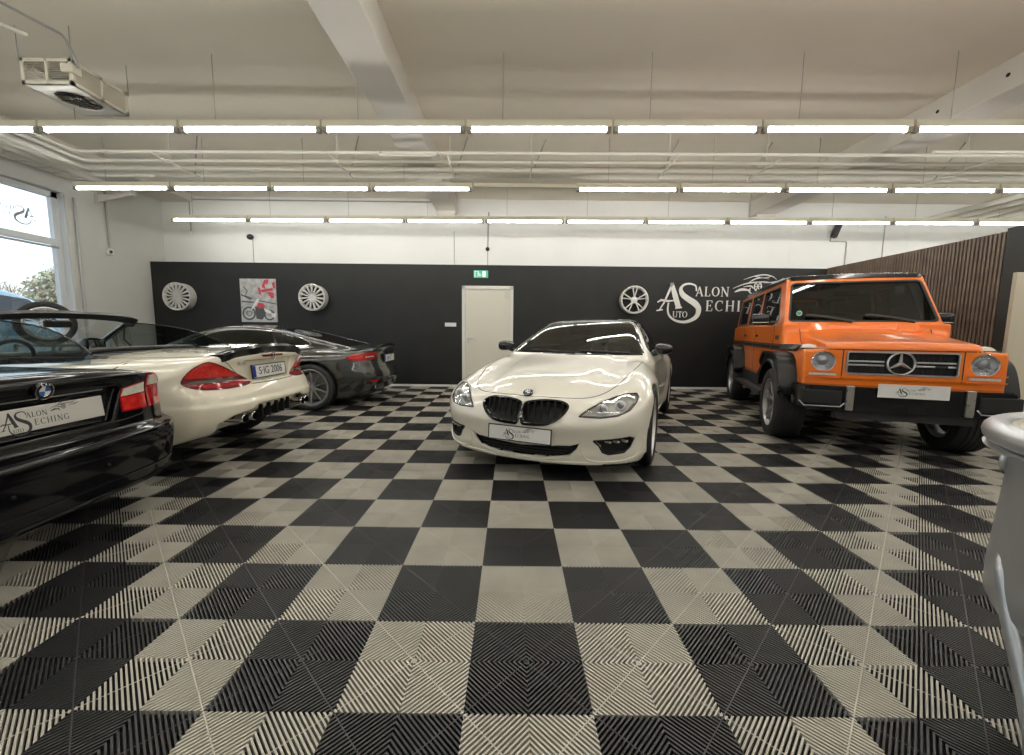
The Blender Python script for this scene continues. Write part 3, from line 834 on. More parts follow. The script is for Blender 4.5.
    bm = BM(); s.line([(.735, .965), (.59, 1.228), (.55, 1.278), (.5, 1.305), (.25, 1.325), (0, 1.33), (-.25, 1.325), (-.5, 1.305), (-.55, 1.278), (-.59, 1.228), (-.735, .965)], .022, 'front', bm, off=.001, th=.01)
    s.line([(.73, .955), (.4, .95), (0, .945), (-.4, .95), (-.73, .955)], .03, 'front', bm, off=.002, th=.012)
    obj('windscreen_seal', bm, M['black_gloss'], root)
    bm = BM(); s.line(sw, .018, 'side', bm, off=.003, th=.01, mirror=True, closed=True); obj('window_trim', bm, M['black_gloss'], root)
    bm = BM(); s.patch('b', [(2.93, .98), (3.02, .98), (2.98, 1.30), (2.92, 1.30)], None, 'side', .002, .008, mirror=True, into=bm); obj('door_pillar', bm, M['black_gloss'], root)
    # kidneys: frame, slats, mesh
    for sg in (1, -1):
        kp = smooth_poly([(sg * x, z) for x, z in k1], 3)
        bm = BM(); s.line(kp, .018, 'front', bm, off=.008, th=.02, closed=True); g = obj('grille', bm, M['black_gloss'], root)
        bm = BM()
        for i in range(6):
            x = .05 + i * .052
            zz = [z for z in np.linspace(.45, .66, 80) if inpoly(k1, np.array([x]), np.array([z]))[0]]
            if not zz: continue
            h0 = s.hit((sg * x, -1, sum(zz) / len(zz)), (0, 1, 0))[0]
            box(bm, sg * x - .004, sg * x + .004, h0.y + .022, h0.y + .055, zz[0] - .003, zz[-1] + .003, bev=.002)
        obj('grille_bar', bm, M['black_matt'], g)
        # headlamp
        LHs = [(sg * x, z) for x, z in LH]
        hl = s.patch('headlight', smooth_poly(LHs, 2), M['lens'], 'front', .003, .004, cell=.02)[0]
        dome_m = pbr('lamp_housing', (.34, .34, .34), .3, .35, var=.5, scale=30)
        cx_ = sum(p[0] for p in LHs) / len(LHs); 
        sc = [(cx_ + (p[0] - cx_) * .97, .62 + (p[1] - .62) * .96) for p in LHs]
        s.patch('lamp_housing', smooth_poly(sc, 2), dome_m, 'front', -.045, .006, cell=.02, parent=hl)
        for k, (lx, lz, lr) in enumerate(((.60, .590, .036), (.715, .614, .034))):
            h0, n0 = s.hit((sg * lx, -1, lz), (0, 1, 0))
            bm = BM(); lathe(bm, [(lr, -.012), (lr + .011, -.004), (lr + .011, .012), (lr, .012)], 'y', 24, center=(sg * lx, h0.y + .016, lz), closed=True)
            obj('lamp_ring', bm, pbr('ring_white', (.85, .85, .85), .2, emit=(1, .98, .95), es=.0), hl, smooth=40)
            bm = BM(); lathe(bm, [(.0008, -.012), (lr * .5, -.006), (lr * .75, .008), (lr * .8, .016)], 'y', 24, center=(sg * lx, h0.y + .03, lz))
            obj('lamp_projector', bm, M['satin'], hl, smooth=40)
        bm = BM(); s.line([(sg * x, z) for x, z in ((.47, .552), (.60, .549), (.72, .562), (.78, .59), (.81, .635))], .012, 'front', bm, off=-.008, th=.012); obj('light_strip', bm, M['chrome'], hl)
        bm = BM(); s.line([(sg * x, z) for x, z in LH], .009, 'front', bm, off=.003, th=.01, closed=True); obj('lamp_seal', bm, M['black_plastic'], hl)
        bm = BM(); s.line([(sg * x, z) for x, z in fog], .012, 'front', bm, off=.001, th=.02, closed=True); obj('inlet_rim', bm, M['black_plastic'], root)
        # lower corner lamps
        fg = s.patch('fog_lamp_inlet', [(sg * x, z) for x, z in fog], M['black_matt'], 'front', -.05, .005)[0]
        for k in range(3):
            h0, n0 = s.hit((sg * (.65 + .055 * k), -1, .350), (0, 1, 0))
            bm = BM(); box(bm, -.024, .024, -.01, .02, -.008, .008, bev=.005, mat=Matrix.Translation((sg * (.65 + .055 * k), h0.y + .025, .348)) @ Matrix.Rotation(-sg * .5, 4, 'Z'))
            obj('fog_lamp', bm, M['white_lens'], fg)
        bm = BM(); s.line([(sg * .555, .364), (sg * .80, .380)], .010, 'front', bm, off=.006, th=.03); obj('inlet_blade', bm, M['black_gloss'], fg)
    full = lowg[1:-1] ; lowf = [(x, z) for x, z in lowg] + [(-x, z) for x, z in lowg[1:-1]][::-1]
    lowf = [(0, .30)] + [(x, z) for x, z in lowg[1:]] + [(-x, z) for x, z in lowg[1:-1]][::-1]
    gi = s.patch('lower_grille', lowf, M['black_matt'], 'front', -.055, .006)[0]
    bm = BM()
    for z in (.215, .24, .265, .29): s.line([(x, z) for x in np.linspace(-.41 + (.33 - z) * .7, .41 - (.33 - z) * .7, 15)], .006, 'front', bm, off=-.03, th=.01)
    obj('grille_mesh', bm, M['black_plastic'], gi)
    bm = BM(); s.line([(x, .178 + .02 * abs(x) ** 2) for x in np.linspace(-.62, .62, 25)], .02, 'front', bm, off=.012, th=.03); obj('splitter_lip', bm, W, root)
    for sg in (1, -1):
        bm = BM(); s.line([(sg * a, b) for a, b in smooth_poly([(.50, .345), (.475, .27), (.52, .205), (.66, .190), (.82, .205), (.875, .28), (.88, .36)], 3, closed=False)], .022, 'front', bm, off=.009, th=.03); obj('bumper_blade', bm, W, root, smooth=60)
    bm = BM(); s.line([(.47, .342), (.445, .285), (.385, .225), (.20, .192), (0, .187), (-.20, .192), (-.385, .225), (-.445, .285), (-.47, .342)], .018, 'front', bm, off=.008, th=.03); obj('intake_surround', bm, W, root, smooth=60)
    # plate, badge, sensors
    h0, n0 = s.hit((0, -1, .39), (0, 1, 0))
    Tp = plane_T((0, h0.y - .018, .382), (1, 0, 0), (0, .10, 1))
    p = dealer_plate(root, Tp); plate_logo(p, Tp)
    h0, n0 = s.hit((0, -1, .678), (0, 1, 0)); 
    roundel(root, plane_T(h0 + n0 * .003, (1, 0, 0), n0.cross(Vector((1, 0, 0)))))
    # mirrors
    for sg in (1, -1):
        h0, _ = s.hit((sg * 2, 1.80, .965), (-sg, 0, 0))
        mirror_pod(root, sg * (abs(h0.x) + .035), 1.80, 1.01, M['black_gloss'], sg, .19, .17, .12)
    # wipers
    bm = BM()
    for a, b in (((.60, .962), (.10, .975)), ((.05, .955), (-.50, .968))):
        s.line([a, ((a[0] + b[0]) / 2, (a[1] + b[1]) / 2 + .004), b], .014, 'front', bm, off=.014, th=.012)
    obj('wiper', bm, M['black_plastic'], root)
    # cabin
    bm = BM(); box(bm, -.70, .70, 1.62, 2.02, .70, .90, bev=.05); box(bm, .1, .62, 1.80, 2.06, .86, .96, bev=.03); obj('dashboard', bm, M['leather_dark'], root, smooth=40)
    bm = BM(); box(bm, -.09, .09, 1.98, 2.02, 1.17, 1.22, bev=.015); tube(bm, [(0, 2.0, 1.2), (0, 2.12, 1.28)], .01, 6); obj('rear_view_mirror', bm, M['black_plastic'], root)
    for x in (-.36, .36): seat(root, x, 2.62, .42, M['leather_dark'])
    for x in (-.32, .32): seat(root, x, 3.35, .44, M['leather_dark'], w=.46, hr=False, hh=.5)
    steering(root, .36, 2.15, .90, -.35)
    # wheels and inner structure
    for yw in (.92, 3.76):
        for sg in (1, -1):
            make_wheel(root, (sg * (.80 if yw < 2 else .79), yw, .345), .345, .265, .262, sg, 'double', 5, M['alloy_silver'], steer=0)
    # tail lamps
    s.patch('tail_light', [(.42, .70), (.80, .72), (.84, .80), (.80, .86), (.48, .84)], M['red_lens'], 'back', .003, .01, mirror=True)
    bm = BM(); s.patch('s', [(1.40, .20), (3.15, .20), (3.15, .26), (1.40, .25)], None, 'side', .012, .02, mirror=True, into=bm); obj('side_skirt', bm, W, root)
    split_islands(root, PAIRS); split_sides(root, {'door', 'front_door', 'rear_door'})
    return root
# ------------------------------------------------------------------ orange off-roader
def build_suv():
    root = empty('off_road_vehicle', (3.585, 3.67, 0), math.radians(-20.4))
    tag(root, 'boxy orange off-road vehicle with black roof, black wheel arches and star grille', 'car')
    O = pbr('orange_paint', (.90, .20, .012), .28, coat=.8, spec=.5)
    s = Shell(4.62, .86, 1.96, .0118)
    X, Y, Z = s.x, s.y, s.z
    def bx(x1, y0, y1, z0, z1, k=.03):
        f = smax(X - x1, Z - z1, k); f = smax(f, y0 - Y, k); f = smax(f, Y - y1, k); return smax(f, z0 - Z, k)
    sidew = .775 - .03 * np.clip(Z - 1.0, 0, 1) - .02 * np.clip(.8 - Z, 0, 1) - .02 * np.clip(1 - Y, 0, 1)
    topf = 1.05 + .035 * Y - .04 * X * X
    fend = smax(X - sidew, Z - topf, .03); fend = smax(fend, .13 + .02 * X * X - Y, .03); fend = smax(fend, Y - 1.6, .02); fend = smax(fend, .60 - Z, .02)
    hoodt = 1.095 + .145 * Y - .05 * X * X + .018 / (1 + np.exp((X - .28) / .012)) * np.clip((Y - .35) / .2, 0, 1)
    hood = smax(X - (.575 + .02 * Y), Z - hoodt, .04); hood = smax(hood, .115 + .03 * X * X - Y + .25 * np.clip(Z - 1.06, 0, 1), .05); hood = smax(hood, Y - 1.35, .02); hood = smax(hood, .75 - Z, .02)
    tub = smax(X - sidew, Z - 1.31, .02); tub = smax(tub, .99 - Y, .02); tub = smax(tub, Y - 4.50, .06); tub = smax(tub, .52 - Z, .02)
    # cab
    cw = .738 - .125 * np.clip(Z - 1.29, -.2, 1)
    cab = smax(X - cw, Z - (1.955 - .045 * X * X - .015 * (Y - 2.9) ** 2), .045)
    cab = smax(cab, (1.02 + .62 * (Z - 1.32) + .06 * X * X - Y) * .85, .04); cab = smax(cab, Y - 4.50 + .10 * np.clip(Z - 1.3, 0, 1), .06); cab = smax(cab, .9 - Z, .02)
    raw = smin(smin(smin(fend, hood, .012), tub, .01), cab, .02)
    fin = raw.copy()
    # side crease and panel step
    grille = [(-.395, .812), (-.41, .827), (-.41, 1.005), (-.395, 1.02), (.395, 1.02), (.41, 1.005), (.41, .827), (.395, .812)]
    gp = polysd(grille, X[:, 0, :], Z[:, 0, :])[:, None, :]
    fin = np.where(Y < .5, np.maximum(fin, np.minimum(-gp, fin + .05)), fin)
    lamp = np.sqrt((X - .595) ** 2 + (Z - .92) ** 2)
    fin = np.where(Y < .5, smax(fin, np.minimum(.095 - lamp, fin + .05), .006), fin)
    for yw in (.79, 3.64):
        r = np.sqrt((Y - yw) ** 2 + (Z - .40) ** 2)
        fin = np.maximum(fin, -np.maximum(r - .47, .50 - X))
    cav = np.maximum(np.maximum(cab + .05, .75 - Z), np.maximum(1.13 - Y, X - .70))
    cav = np.minimum(cav, np.maximum(np.maximum(.75 - Z, Z - 1.33), np.maximum(np.maximum(1.13 - Y, Y - 4.4), X - .70)))
    fin = smax(fin, -cav, .008)
    ws = [(-.675, 1.375), (-.67, 1.355), (-.65, 1.345), (.65, 1.345), (.67, 1.355), (.675, 1.375), (.618, 1.775), (.605, 1.795), (.58, 1.805), (-.58, 1.805), (-.605, 1.795), (-.618, 1.775)]
    wp = polysd(ws, X[:, 0, :], Z[:, 0, :])[:, None, :]
    fin = np.maximum(fin, -np.maximum(wp, Y - 1.65))
    wins = [[(1.36, 1.375), (1.59, 1.77), (1.63, 1.80), (2.42, 1.80), (2.45, 1.77), (2.45, 1.36), (1.39, 1.35)],
            [(2.56, 1.35), (2.56, 1.78), (2.58, 1.80), (3.28, 1.80), (3.31, 1.77), (3.31, 1.35)],
            [(3.46, 1.36), (3.46, 1.78), (3.49, 1.80), (4.28, 1.79), (4.31, 1.76), (4.31, 1.39), (4.28, 1.36)]]
    for w in wins:
        sp = polysd(w, Y[0], Z[0])[None]
        fin = np.maximum(fin, -np.maximum(sp, .5 - X))
    rw = polysd([(-.5, 1.4), (-.5, 1.78), (.5, 1.78), (.5, 1.4)], X[:, 0, :], Z[:, 0, :])[:, None, :]
    fin = np.maximum(fin, -np.maximum(rw, 4.1 - Y))
    d1 = lambda y, z: (y > 1.38) & (y < 2.50) & (z > .62) & (z < 1.88); d2 = lambda y, z: (y > 2.50) & (y < 3.40) & (z > .62) & (z < 1.88)
    regs = [('bonnet', lambda x, y, z, n: (np.abs(x) < .60 + .02 * y) & (y < 1.05) & (z > 1.055)),
            ('front_door', lambda x, y, z, n: d1(y, z) & (np.abs(x) > .6) & (n[:, 0] * x > 0)),
            ('rear_door', lambda x, y, z, n: d2(y, z) & (np.abs(x) > .6) & (n[:, 0] * x > 0)),
            ('roof_panel', lambda x, y, z, n: (z > 1.868) & (n[:, 2] > -.2))]
    inn = lambda x, y, z, n: (y > 1.15) & (y < 4.44) & (z > .7) & (z < 1.9) & (np.abs(x) < .735) & ((n[:, 0] * x < -.01) | ((z < 1.0) & (n[:, 2] > .5)) | (n[:, 2] < -.5) & (z > 1.7)) & ~((y < 1.6) & (n[:, 1] < -.5))
    rules = [(M['black_gloss'], lambda x, y, z, n: (z > 1.868)),
             (M['black_matt'], lambda x, y, z, n: inpoly(grille, x, z) & (y < .3) & (y > .135)),
             (M['black_plastic'], inn),
             (M['black_matt'], lambda x, y, z, n: (z < .64) & (n[:, 2] < -.4) | (((np.hypot(y - .79, z - .40) < .468) | (np.hypot(y - 3.64, z - .40) < .468)) & (np.abs(x) < .80)))]
    s.finish(raw, fin, root, O, regions=regs, matrules=rules)
    # panel gaps
    bm = BM()
    for sg in (1, -1):
        s.line([(sg * .597, 1.115), (sg * .62, 1.30)], .008, 'front', bm) if 0 else None
    s.line([(.595, y) for y in (.14, .5, .9, 1.03)], .008, 'top', bm, mirror=True)
    s.line([(x, 1.04) for x in np.linspace(-.60, .60, 13)], .008, 'front', bm)
    s.line([(.445, z) for z in (.76, .9, 1.0, 1.04)], .008, 'front', bm, mirror=True)
    for y in (1.36, 2.50, 3.40): s.line([(y, 1.33), (y, 1.0), (y, .64)], .009, 'side', bm, mirror=True)
    s.line([(1.36, .64), (3.40, .64)], .008, 'side', bm, mirror=True)
    s.line([(1.44, 1.34), (4.40, 1.34)], .008, 'side', bm, mirror=True)
    obj('panel_gap', bm, M['seam'], root)
    # windscreen and windows
    s.patch('windscreen', ws, M['glass_dark'], 'front', -.012, .005, yfar=2.2)
    bm = BM(); s.line([(x * 1.012, 1.59 + (z - 1.59) * 1.02) for x, z in ws], .022, 'front', bm, off=.003, th=.015, closed=True); obj('windscreen_seal', bm, M['black_plastic'], root)
    for i, w in enumerate(wins):
        s.patch('side_window', w, M['glass_dark'] if i < 2 else M['glass_deep'], 'side', -.02, .005, mirror=True)
        bm = BM(); s.line(w, .02, 'side', bm, off=.002, th=.02, mirror=True, closed=True); obj('window_seal', bm, M['black_plastic'], root)
    s.patch('rear_window', [(-.5, 1.4), (-.5, 1.78), (.5, 1.78), (.5, 1.4)], M['glass_deep'], 'back', -.01, .005)
    # rain gutter
    bm = BM(); s.line([(1.42, 1.858), (2.5, 1.862), (3.5, 1.862), (4.38, 1.856)], .03, 'side', bm, off=.016, th=.03, mirror=True); obj('roof_gutter', bm, M['black_gloss'], root)
    bm = BM(); s.line([(-.63, 1.868), (-.3, 1.876), (0, 1.878), (.3, 1.876), (.63, 1.868)], .055, 'front', bm, off=.01, th=.03); obj('roof_edge', bm, M['black_gloss'], root)
    # side rubbing strip
    bm = BM()
    for a, b in ((.36, 1.34), (1.38, 2.48), (2.52, 3.38), (3.42, 4.44)): s.line([(a, 1.035), (b, 1.035)], .062, 'side', bm, off=.022, th=.03, mirror=True)
    obj('rubbing_strip', bm, M['black_plastic'], root)
    bm = BM()
    for a, b in ((.36, 1.34), (1.38, 2.48), (2.52, 3.38), (3.42, 4.44)): s.line([(a, 1.052), (b, 1.052)], .008, 'side', bm, off=.025, th=.03, mirror=True)
    obj('strip_insert', bm, M['satin'], root)
    # bonnet scoop vents by the screen
    for sg in (1, -1):
        bm = BM(); s.patch('v', [(sg * .30, .90), (sg * .50, .92), (sg * .50, 1.02), (sg * .32, 1.02)], None, 'top', .006, .01, into=bm); obj('bonnet_vent', bm, O, root)
        bm = BM(); s.patch('v', [(1.12, 1.12), (1.26, 1.12), (1.28, 1.17), (1.10, 1.17)], None, 'side' if sg > 0 else 'sideL', .003, .01, into=bm); obj('wing_vent', bm, M['black_plastic'], root)
        # turn signal on the wing
        bm = BM(); bmesh.ops.create_uvsphere(bm, u_segments=20, v_segments=12, radius=1)
        zt = s.hit((sg * .67, .30, 3), (0, 0, -1))[0].z
        for v in bm.verts: v.co = Vector((sg * .675 + v.co.x * .075 * (1 - .15 * v.co.y), .33 + v.co.y * .085, zt - .004 + max(v.co.z, -.1) * .05))
        obj('turn_signal', bm, M['white_lens'], root, smooth=40)
        bm = BM(); box(bm, sg * .675 - .08, sg * .675 + .08, .24, .42, zt - .008, zt + .006, bev=.004); obj('signal_base', bm, M['black_plastic'], root)
    # headlamps
    for sg in (1, -1):
        h0, _ = s.hit((sg * .595, -1, .92), (0, 1, 0)); c = (sg * .595, h0.y, .92)
        bm = BM(); lathe(bm, [(.088, -.006), (.098, -.008), (.103, .0), (.100, .015), (.088, .02)], 'y', 40, center=c, closed=True); hl = obj('headlight', bm, M['chrome'], root, smooth=40)
        bm = BM(); lathe(bm, [(.001, .045), (.04, .045), (.092, .02), (.098, .006), (.098, .05), (.001, .06)], 'y', 40, center=c); obj('lamp_housing', bm, pbr('reflector_silver', (.85, .85, .84), .35, .1), hl, smooth=40)
        bm = BM(); lathe(bm, [(.001, -.012), (.02, -.010), (.036, .0), (.042, .02), (.050, .022), (.052, .04)], 'y', 32, center=(c[0], c[1] + .008, c[2] + .012)); obj('lamp_projector', bm, M['satin'], hl, smooth=40)
        bm = BM()
        for a in (-130, -50, 200, -20): 
            ca, sa = math.cos(math.radians(a)), math.sin(math.radians(a)); box(bm, -.016, .016, 0, .03, -.012, .012, bev=.004, mat=Matrix.Translation((c[0] + ca * .066, c[1] + .008, c[2] + sa * .062)))
        obj('lamp_insert', bm, M['plate'], hl)
        bm = BM(); lathe(bm, [(.001, -.014), (.04, -.012), (.075, -.005), (.09, .002), (.088, .006), (.04, -.006), (.001, -.008)], 'y', 32, center=c); obj('lamp_lens', bm, M['lens'], hl, smooth='all')
        bm = BM(); s.patch('d', [(sg * .49, .785), (sg * .71, .785), (sg * .71, .808), (sg * .49, .808)], None, 'front', .012, .02, into=bm); dr = obj('daytime_light', bm, M['white_lens'], root)
        bm = BM(); s.line([(sg * .475, .825), (sg * .745, .825)], .012, 'front', bm, off=.018, th=.02); s.line([(sg * .475, .765), (sg * .745, .765)], .012, 'front', bm, off=.018, th=.02); obj('light_trim', bm, O, dr)
        bm = BM(); lathe(bm, [(.001, -.004), (.010, -.003), (.011, .004)], 'y', 16, center=(sg * .47, h0.y, .905)); obj('washer_jet', bm, M['red_lens_dark'], root, smooth=40)
    # grille
    g0 = s.hit((.2, -1, .915), (0, 1, 0))[0].y
    bm = BM()
    q = [(x, z) for x, z in grille]
    s.line(q, .014, 'front', bm, off=.010, th=.02, closed=True); g = obj('grille', bm, M['satin'], root)
    bm = BM(); box(bm, -.40, .40, g0 + .03, g0 + .04, .82, 1.01)
    for x in np.arange(-.385, .39, .035): box(bm, x - .002, x + .002, g0 + .022, g0 + .032, .82, 1.01)
    obj('grille_mesh', bm, M['black_matt'], g)
    for z in (.895, .930):
        for a, b in ((-.40, -.12), (.12, .40)):
            bm = BM(); box(bm, a, b, g0 + .006, g0 + .024, z - .008, z + .008, bev=.003); obj('grille_bar', bm, M['satin'], g)
    bm = BM(); r = .108
    lathe(bm, [(r - .013, -.012), (r - .006, -.02), (r, -.012), (r, .004), (r - .013, .004)], 'y', 48, center=(0, g0 + .0, .917), closed=True)
    for a in (90, 210, 330):
        ca, sa = math.cos(math.radians(a)), math.sin(math.radians(a)); nx, nz = -sa, ca
        cx, cz = 0, .917; L = r - .008
        base = [(cx + nx * .017, cz + nz * .017), (cx + ca * L, cz + sa * L), (cx - nx * .017, cz - nz * .017)]
        yb = g0 - .004; t1 = [bm.verts.new((u, yb + .008, v)) for u, v in [(cx + nx * .02, cz + nz * .02), (cx + ca * L + nx * .004, cz + sa * L + nz * .004), (cx + ca * L - nx * .004, cz + sa * L - nz * .004), (cx - nx * .02, cz - nz * .02), (cx - ca * .02, cz - sa * .02)]]
        rg = [bm.verts.new((cx, yb - .016, cz)), bm.verts.new((cx + ca * L, yb - .008, cz + sa * L))]
        bm.faces.new((t1[0], t1[1], rg[1], rg[0])); bm.faces.new((t1[2], t1[3], rg[0], rg[1])); bm.faces.new((t1[1], t1[2], rg[1])); bm.faces.new((t1[3], t1[4], rg[0])); bm.faces.new((t1[4], t1[0], rg[0])); bm.faces.new(t1)
    obj('star_badge', bm, pbr('star_silver', (.8, .8, .8), .25, .6), g, smooth=30)
    bm = BM(); box(bm, .25, .34, g0 + .0, g0 + .01, .888, .904, bev=.002); obj('grille_script', bm, M['black_plastic'], g)
    # bumper
    bm = BM()
    out = [(-.81, .42), (-.81, .10), (-.76, -.01), (-.5, -.05), (0, -.06), (.5, -.05), (.75, -.01), (.79, .10), (.79, .42), (.70, .42), (.70, .20), (-.70, .20), (-.70, .42)]
    prism(bm, out, .465, .70, 'xy')
    bmesh.ops.bevel(bm, geom=bm.edges[:], offset=.018, segments=2, affect='EDGES')
    bp_ = obj('front_bumper', bm, M['black_gloss'], root, smooth=30)
    bm = BM(); prism(bm, [(-.52, .05), (-.50, -.0), (.50, -.0), (.52, .05), (.45, .2), (-.45, .2)], .39, .475, 'xy'); obj('bumper_lower_bar', bm, M['black_plastic'], bp_)
    for sg in (1, -1):
        bm = BM(); box(bm, sg * .425 - .03, sg * .425 + .03, -.072, -.03, .475, .708, bev=.006); obj('bumper_strap', bm, M['steel'], bp_)
        bm = BM()
        Tm = Matrix.Translation((sg * .635, -.042, -.025)) @ Matrix.Rotation(sg * .13, 4, 'Z')
        box(bm, -.15, .15, -.006, .03, .545, .68, bev=.01, mat=Tm); f_ = obj('bumper_inlet', bm, M['black_matt'], bp_)
        bm = BM(); tube(bm, [Tm @ Vector(p) for p in ((-.17 * 1, -.012, .57), (-.14, -.014, .532), (.14, -.014, .525), (.18, -.008, .57))] if sg > 0 else [Tm @ Vector(p) for p in ((.17, -.012, .57), (.14, -.014, .532), (-.14, -.014, .525), (-.18, -.008, .57))], .006, 6); obj('inlet_trim', bm, M['satin'], bp_)
    # number plate with logo
    Tp = plane_T((.015, -.092, .68), (1, 0, 0), (0, 0, 1)); 
    bm = BM(); box(bm, -.22, .22, -.085, -.050, .63, .69); obj('plate_bracket', bm, M['black_plastic'], root)
    p = dealer_plate(root, Tp, .485, .108, M['plate']); plate_logo(p, Tp, lw=.25)
    # wheel arch flares
    flm = pbr('flare_black', (.008, .008, .008), .32, spec=.4)
    for yw in (.79, 3.64):
        for sg in (1, -1):
            outp = [(yw - .50, .555), (yw - .52, .64), (yw - .44, .86), (yw - .34, .955), (yw - .2, .985), (yw + .2, .985), (yw + .34, .955), (yw + .46, .84), (yw + .54, .555)]
            inn_ = [(yw + .47 * math.cos(a), .40 + .47 * math.sin(a)) for a in np.linspace(.34, PI - .34, 14)]
            outp = smooth_poly(outp, 4, closed=False); bm = BM(); N = len(inn_); 
            poly = outp + [(y, z) for y, z in inn_]
            prism(bm, poly, sg * .70, sg * .905, 'yz')
            bmesh.ops.triangulate(bm, faces=[f for f in bm.faces if len(f.verts) > 4])
            es = [e for e in bm.edges if len(e.link_faces) == 2 and e.calc_face_angle(0) > .5 and all(abs(v.co.x) > .9 for v in e.verts) and abs(e.verts[0].co.x - e.verts[1].co.x) < .01]
            bmesh.ops.bevel(bm, geom=es, offset=.03, segments=3, affect='EDGES')
            obj('wheel_arch_flare', bm, flm, root, smooth=60)
            make_wheel(root, (sg * .765, yw, .395), .395, .29, .268, sg, 'split', 5, M['alloy_grey'])
    # running boards, mud pan
    for sg in (1, -1):
        bm = BM(); box(bm, sg * .80 - .10, sg * .80 + .10, 1.30, 3.10, .40, .46, bev=.02); box(bm, sg * .74 - .06, sg * .74 + .06, 1.3, 3.1, .46, .62); rb = obj('running_board', bm, M['black_plastic'], root)
        bm = BM(); tube(bm, [(sg * .84, 2.4, .40), (sg * .84, 2.6, .37), (sg * .84, 2.95, .37)], .035, 12); obj('side_exhaust', bm, M['chrome'], root)
        bm = BM()
        for y in (2.38, 3.28): box(bm, sg * .785 - .012, sg * .785 + .012, y - .09, y - .01, 1.15, 1.18, bev=.004)
        obj('door_handle', bm, M['black_plastic'], root)
        # mirrors
        bm = BM(); box(bm, -.11, .11, -.07, .06, -.075, .075, bev=.035, mat=Matrix.Translation((sg * .905, 1.50, 1.375)) @ Matrix.Rotation(sg * .12, 4, 'Z')); mr = obj('door_mirror', bm, M['black_gloss'], root, smooth=40)
        bm = BM(); box(bm, -.09, .09, -.004, .004, -.06, .06, bev=.003, mat=Matrix.Translation((sg * .905, 1.565, 1.375))); obj('mirror_glass', bm, M['chrome'], mr)
        bm = BM(); box(bm, min(sg * .72, sg * .86), max(sg * .72, sg * .86), 1.49, 1.55, 1.30, 1.34, bev=.012); obj('mirror_foot', bm, M['black_plastic'], mr)
        bm = BM(); box(bm, -.09, .09, -.076, -.068, -.03, -.02, mat=Matrix.Translation((sg * .905, 1.50, 1.36)) @ Matrix.Rotation(sg * .12, 4, 'Z')); obj('mirror_lamp', bm, M['white_lens'], mr)
    # wipers
    for a, b in ((-.52, -.14), (.04, .42)):
        bm = BM(); s.line([(a, 1.40), (a + .18, 1.38), (b, 1.335)], .024, 'front', bm, off=.03, th=.02); s.line([(b - .02, 1.342), (b + .05, 1.32)], .03, 'front', bm, off=.03, th=.02); obj('wiper', bm, M['black_plastic'], root)
    # sticker, antenna, mirror inside
    h0, _ = s.hit((-.58, -1, 1.43), (0, 1, 0))
    bm = BM(); lathe(bm, [(.001, .0), (.032, .0), (.032, .002)], 'y', 24, center=(-.58, h0.y + .0, 1.435)); st = obj('emission_sticker', bm, pbr('sticker_green', (.05, .45, .25), .5), root)
    bm = BM(); lathe(bm, [(.022, -.002), (.030, -.002), (.030, 0), (.022, 0)], 'y', 24, center=(-.58, h0.y + .0, 1.435), closed=True); obj('sticker_ring', bm, M['plate'], st)
    bm = BM(); tube(bm, [(-.1, 1.70, 1.93), (-.1, 1.76, 2.02)], [.006, .003], 8); obj('roof_antenna', bm, M['black_plastic'], root)
    bm = BM(); box(bm, -.12, .12, 1.52, 1.55, 1.66, 1.73, bev=.015); obj('rear_view_mirror', bm, M['black_plastic'], root)
    # cabin
    bm = BM(); box(bm, -.68, .68, 1.28, 1.70, .85, 1.28, bev=.04); obj('dashboard', bm, M['leather_dark'], root, smooth=40)
    for x in (-.36, .36): seat(root, x, 2.25, .78, M['leather_dark'], hh=.60)
    for x in (-.38, 0, .38): seat(root, x, 3.25, .80, M['leather_dark'], w=.36, hh=.55)
    steering(root, .36, 1.82, 1.18, -.4)
    bm = BM(); box(bm, -.73, .73, 4.5, 4.60, .50, .70, bev=.02); obj('rear_bumper', bm, M['black_plastic'], root)
    # spare wheel on the tailgate
    sw = make_wheel(root, (0, 4.62, 1.05), .37, .22, .25, 1, 'split', 5, M['alloy_grey'], name='spare_wheel'); sw.rotation_euler = (0, 0, PI / 2)
    bm = BM(); box(bm, -.62, .62, .30, 4.3, .42, .62); obj('underbody', bm, M['black_matt'], root)
    bm = BM(); s.patch('t', [(.62, .80), (.72, .80), (.72, 1.02), (.62, 1.02)], None, 'back', .01, .02, mirror=True, into=bm); obj('tail_light', bm, M['red_lens'], root)
    split_islands(root, PAIRS); split_sides(root, {'door', 'front_door', 'rear_door'})
    return root
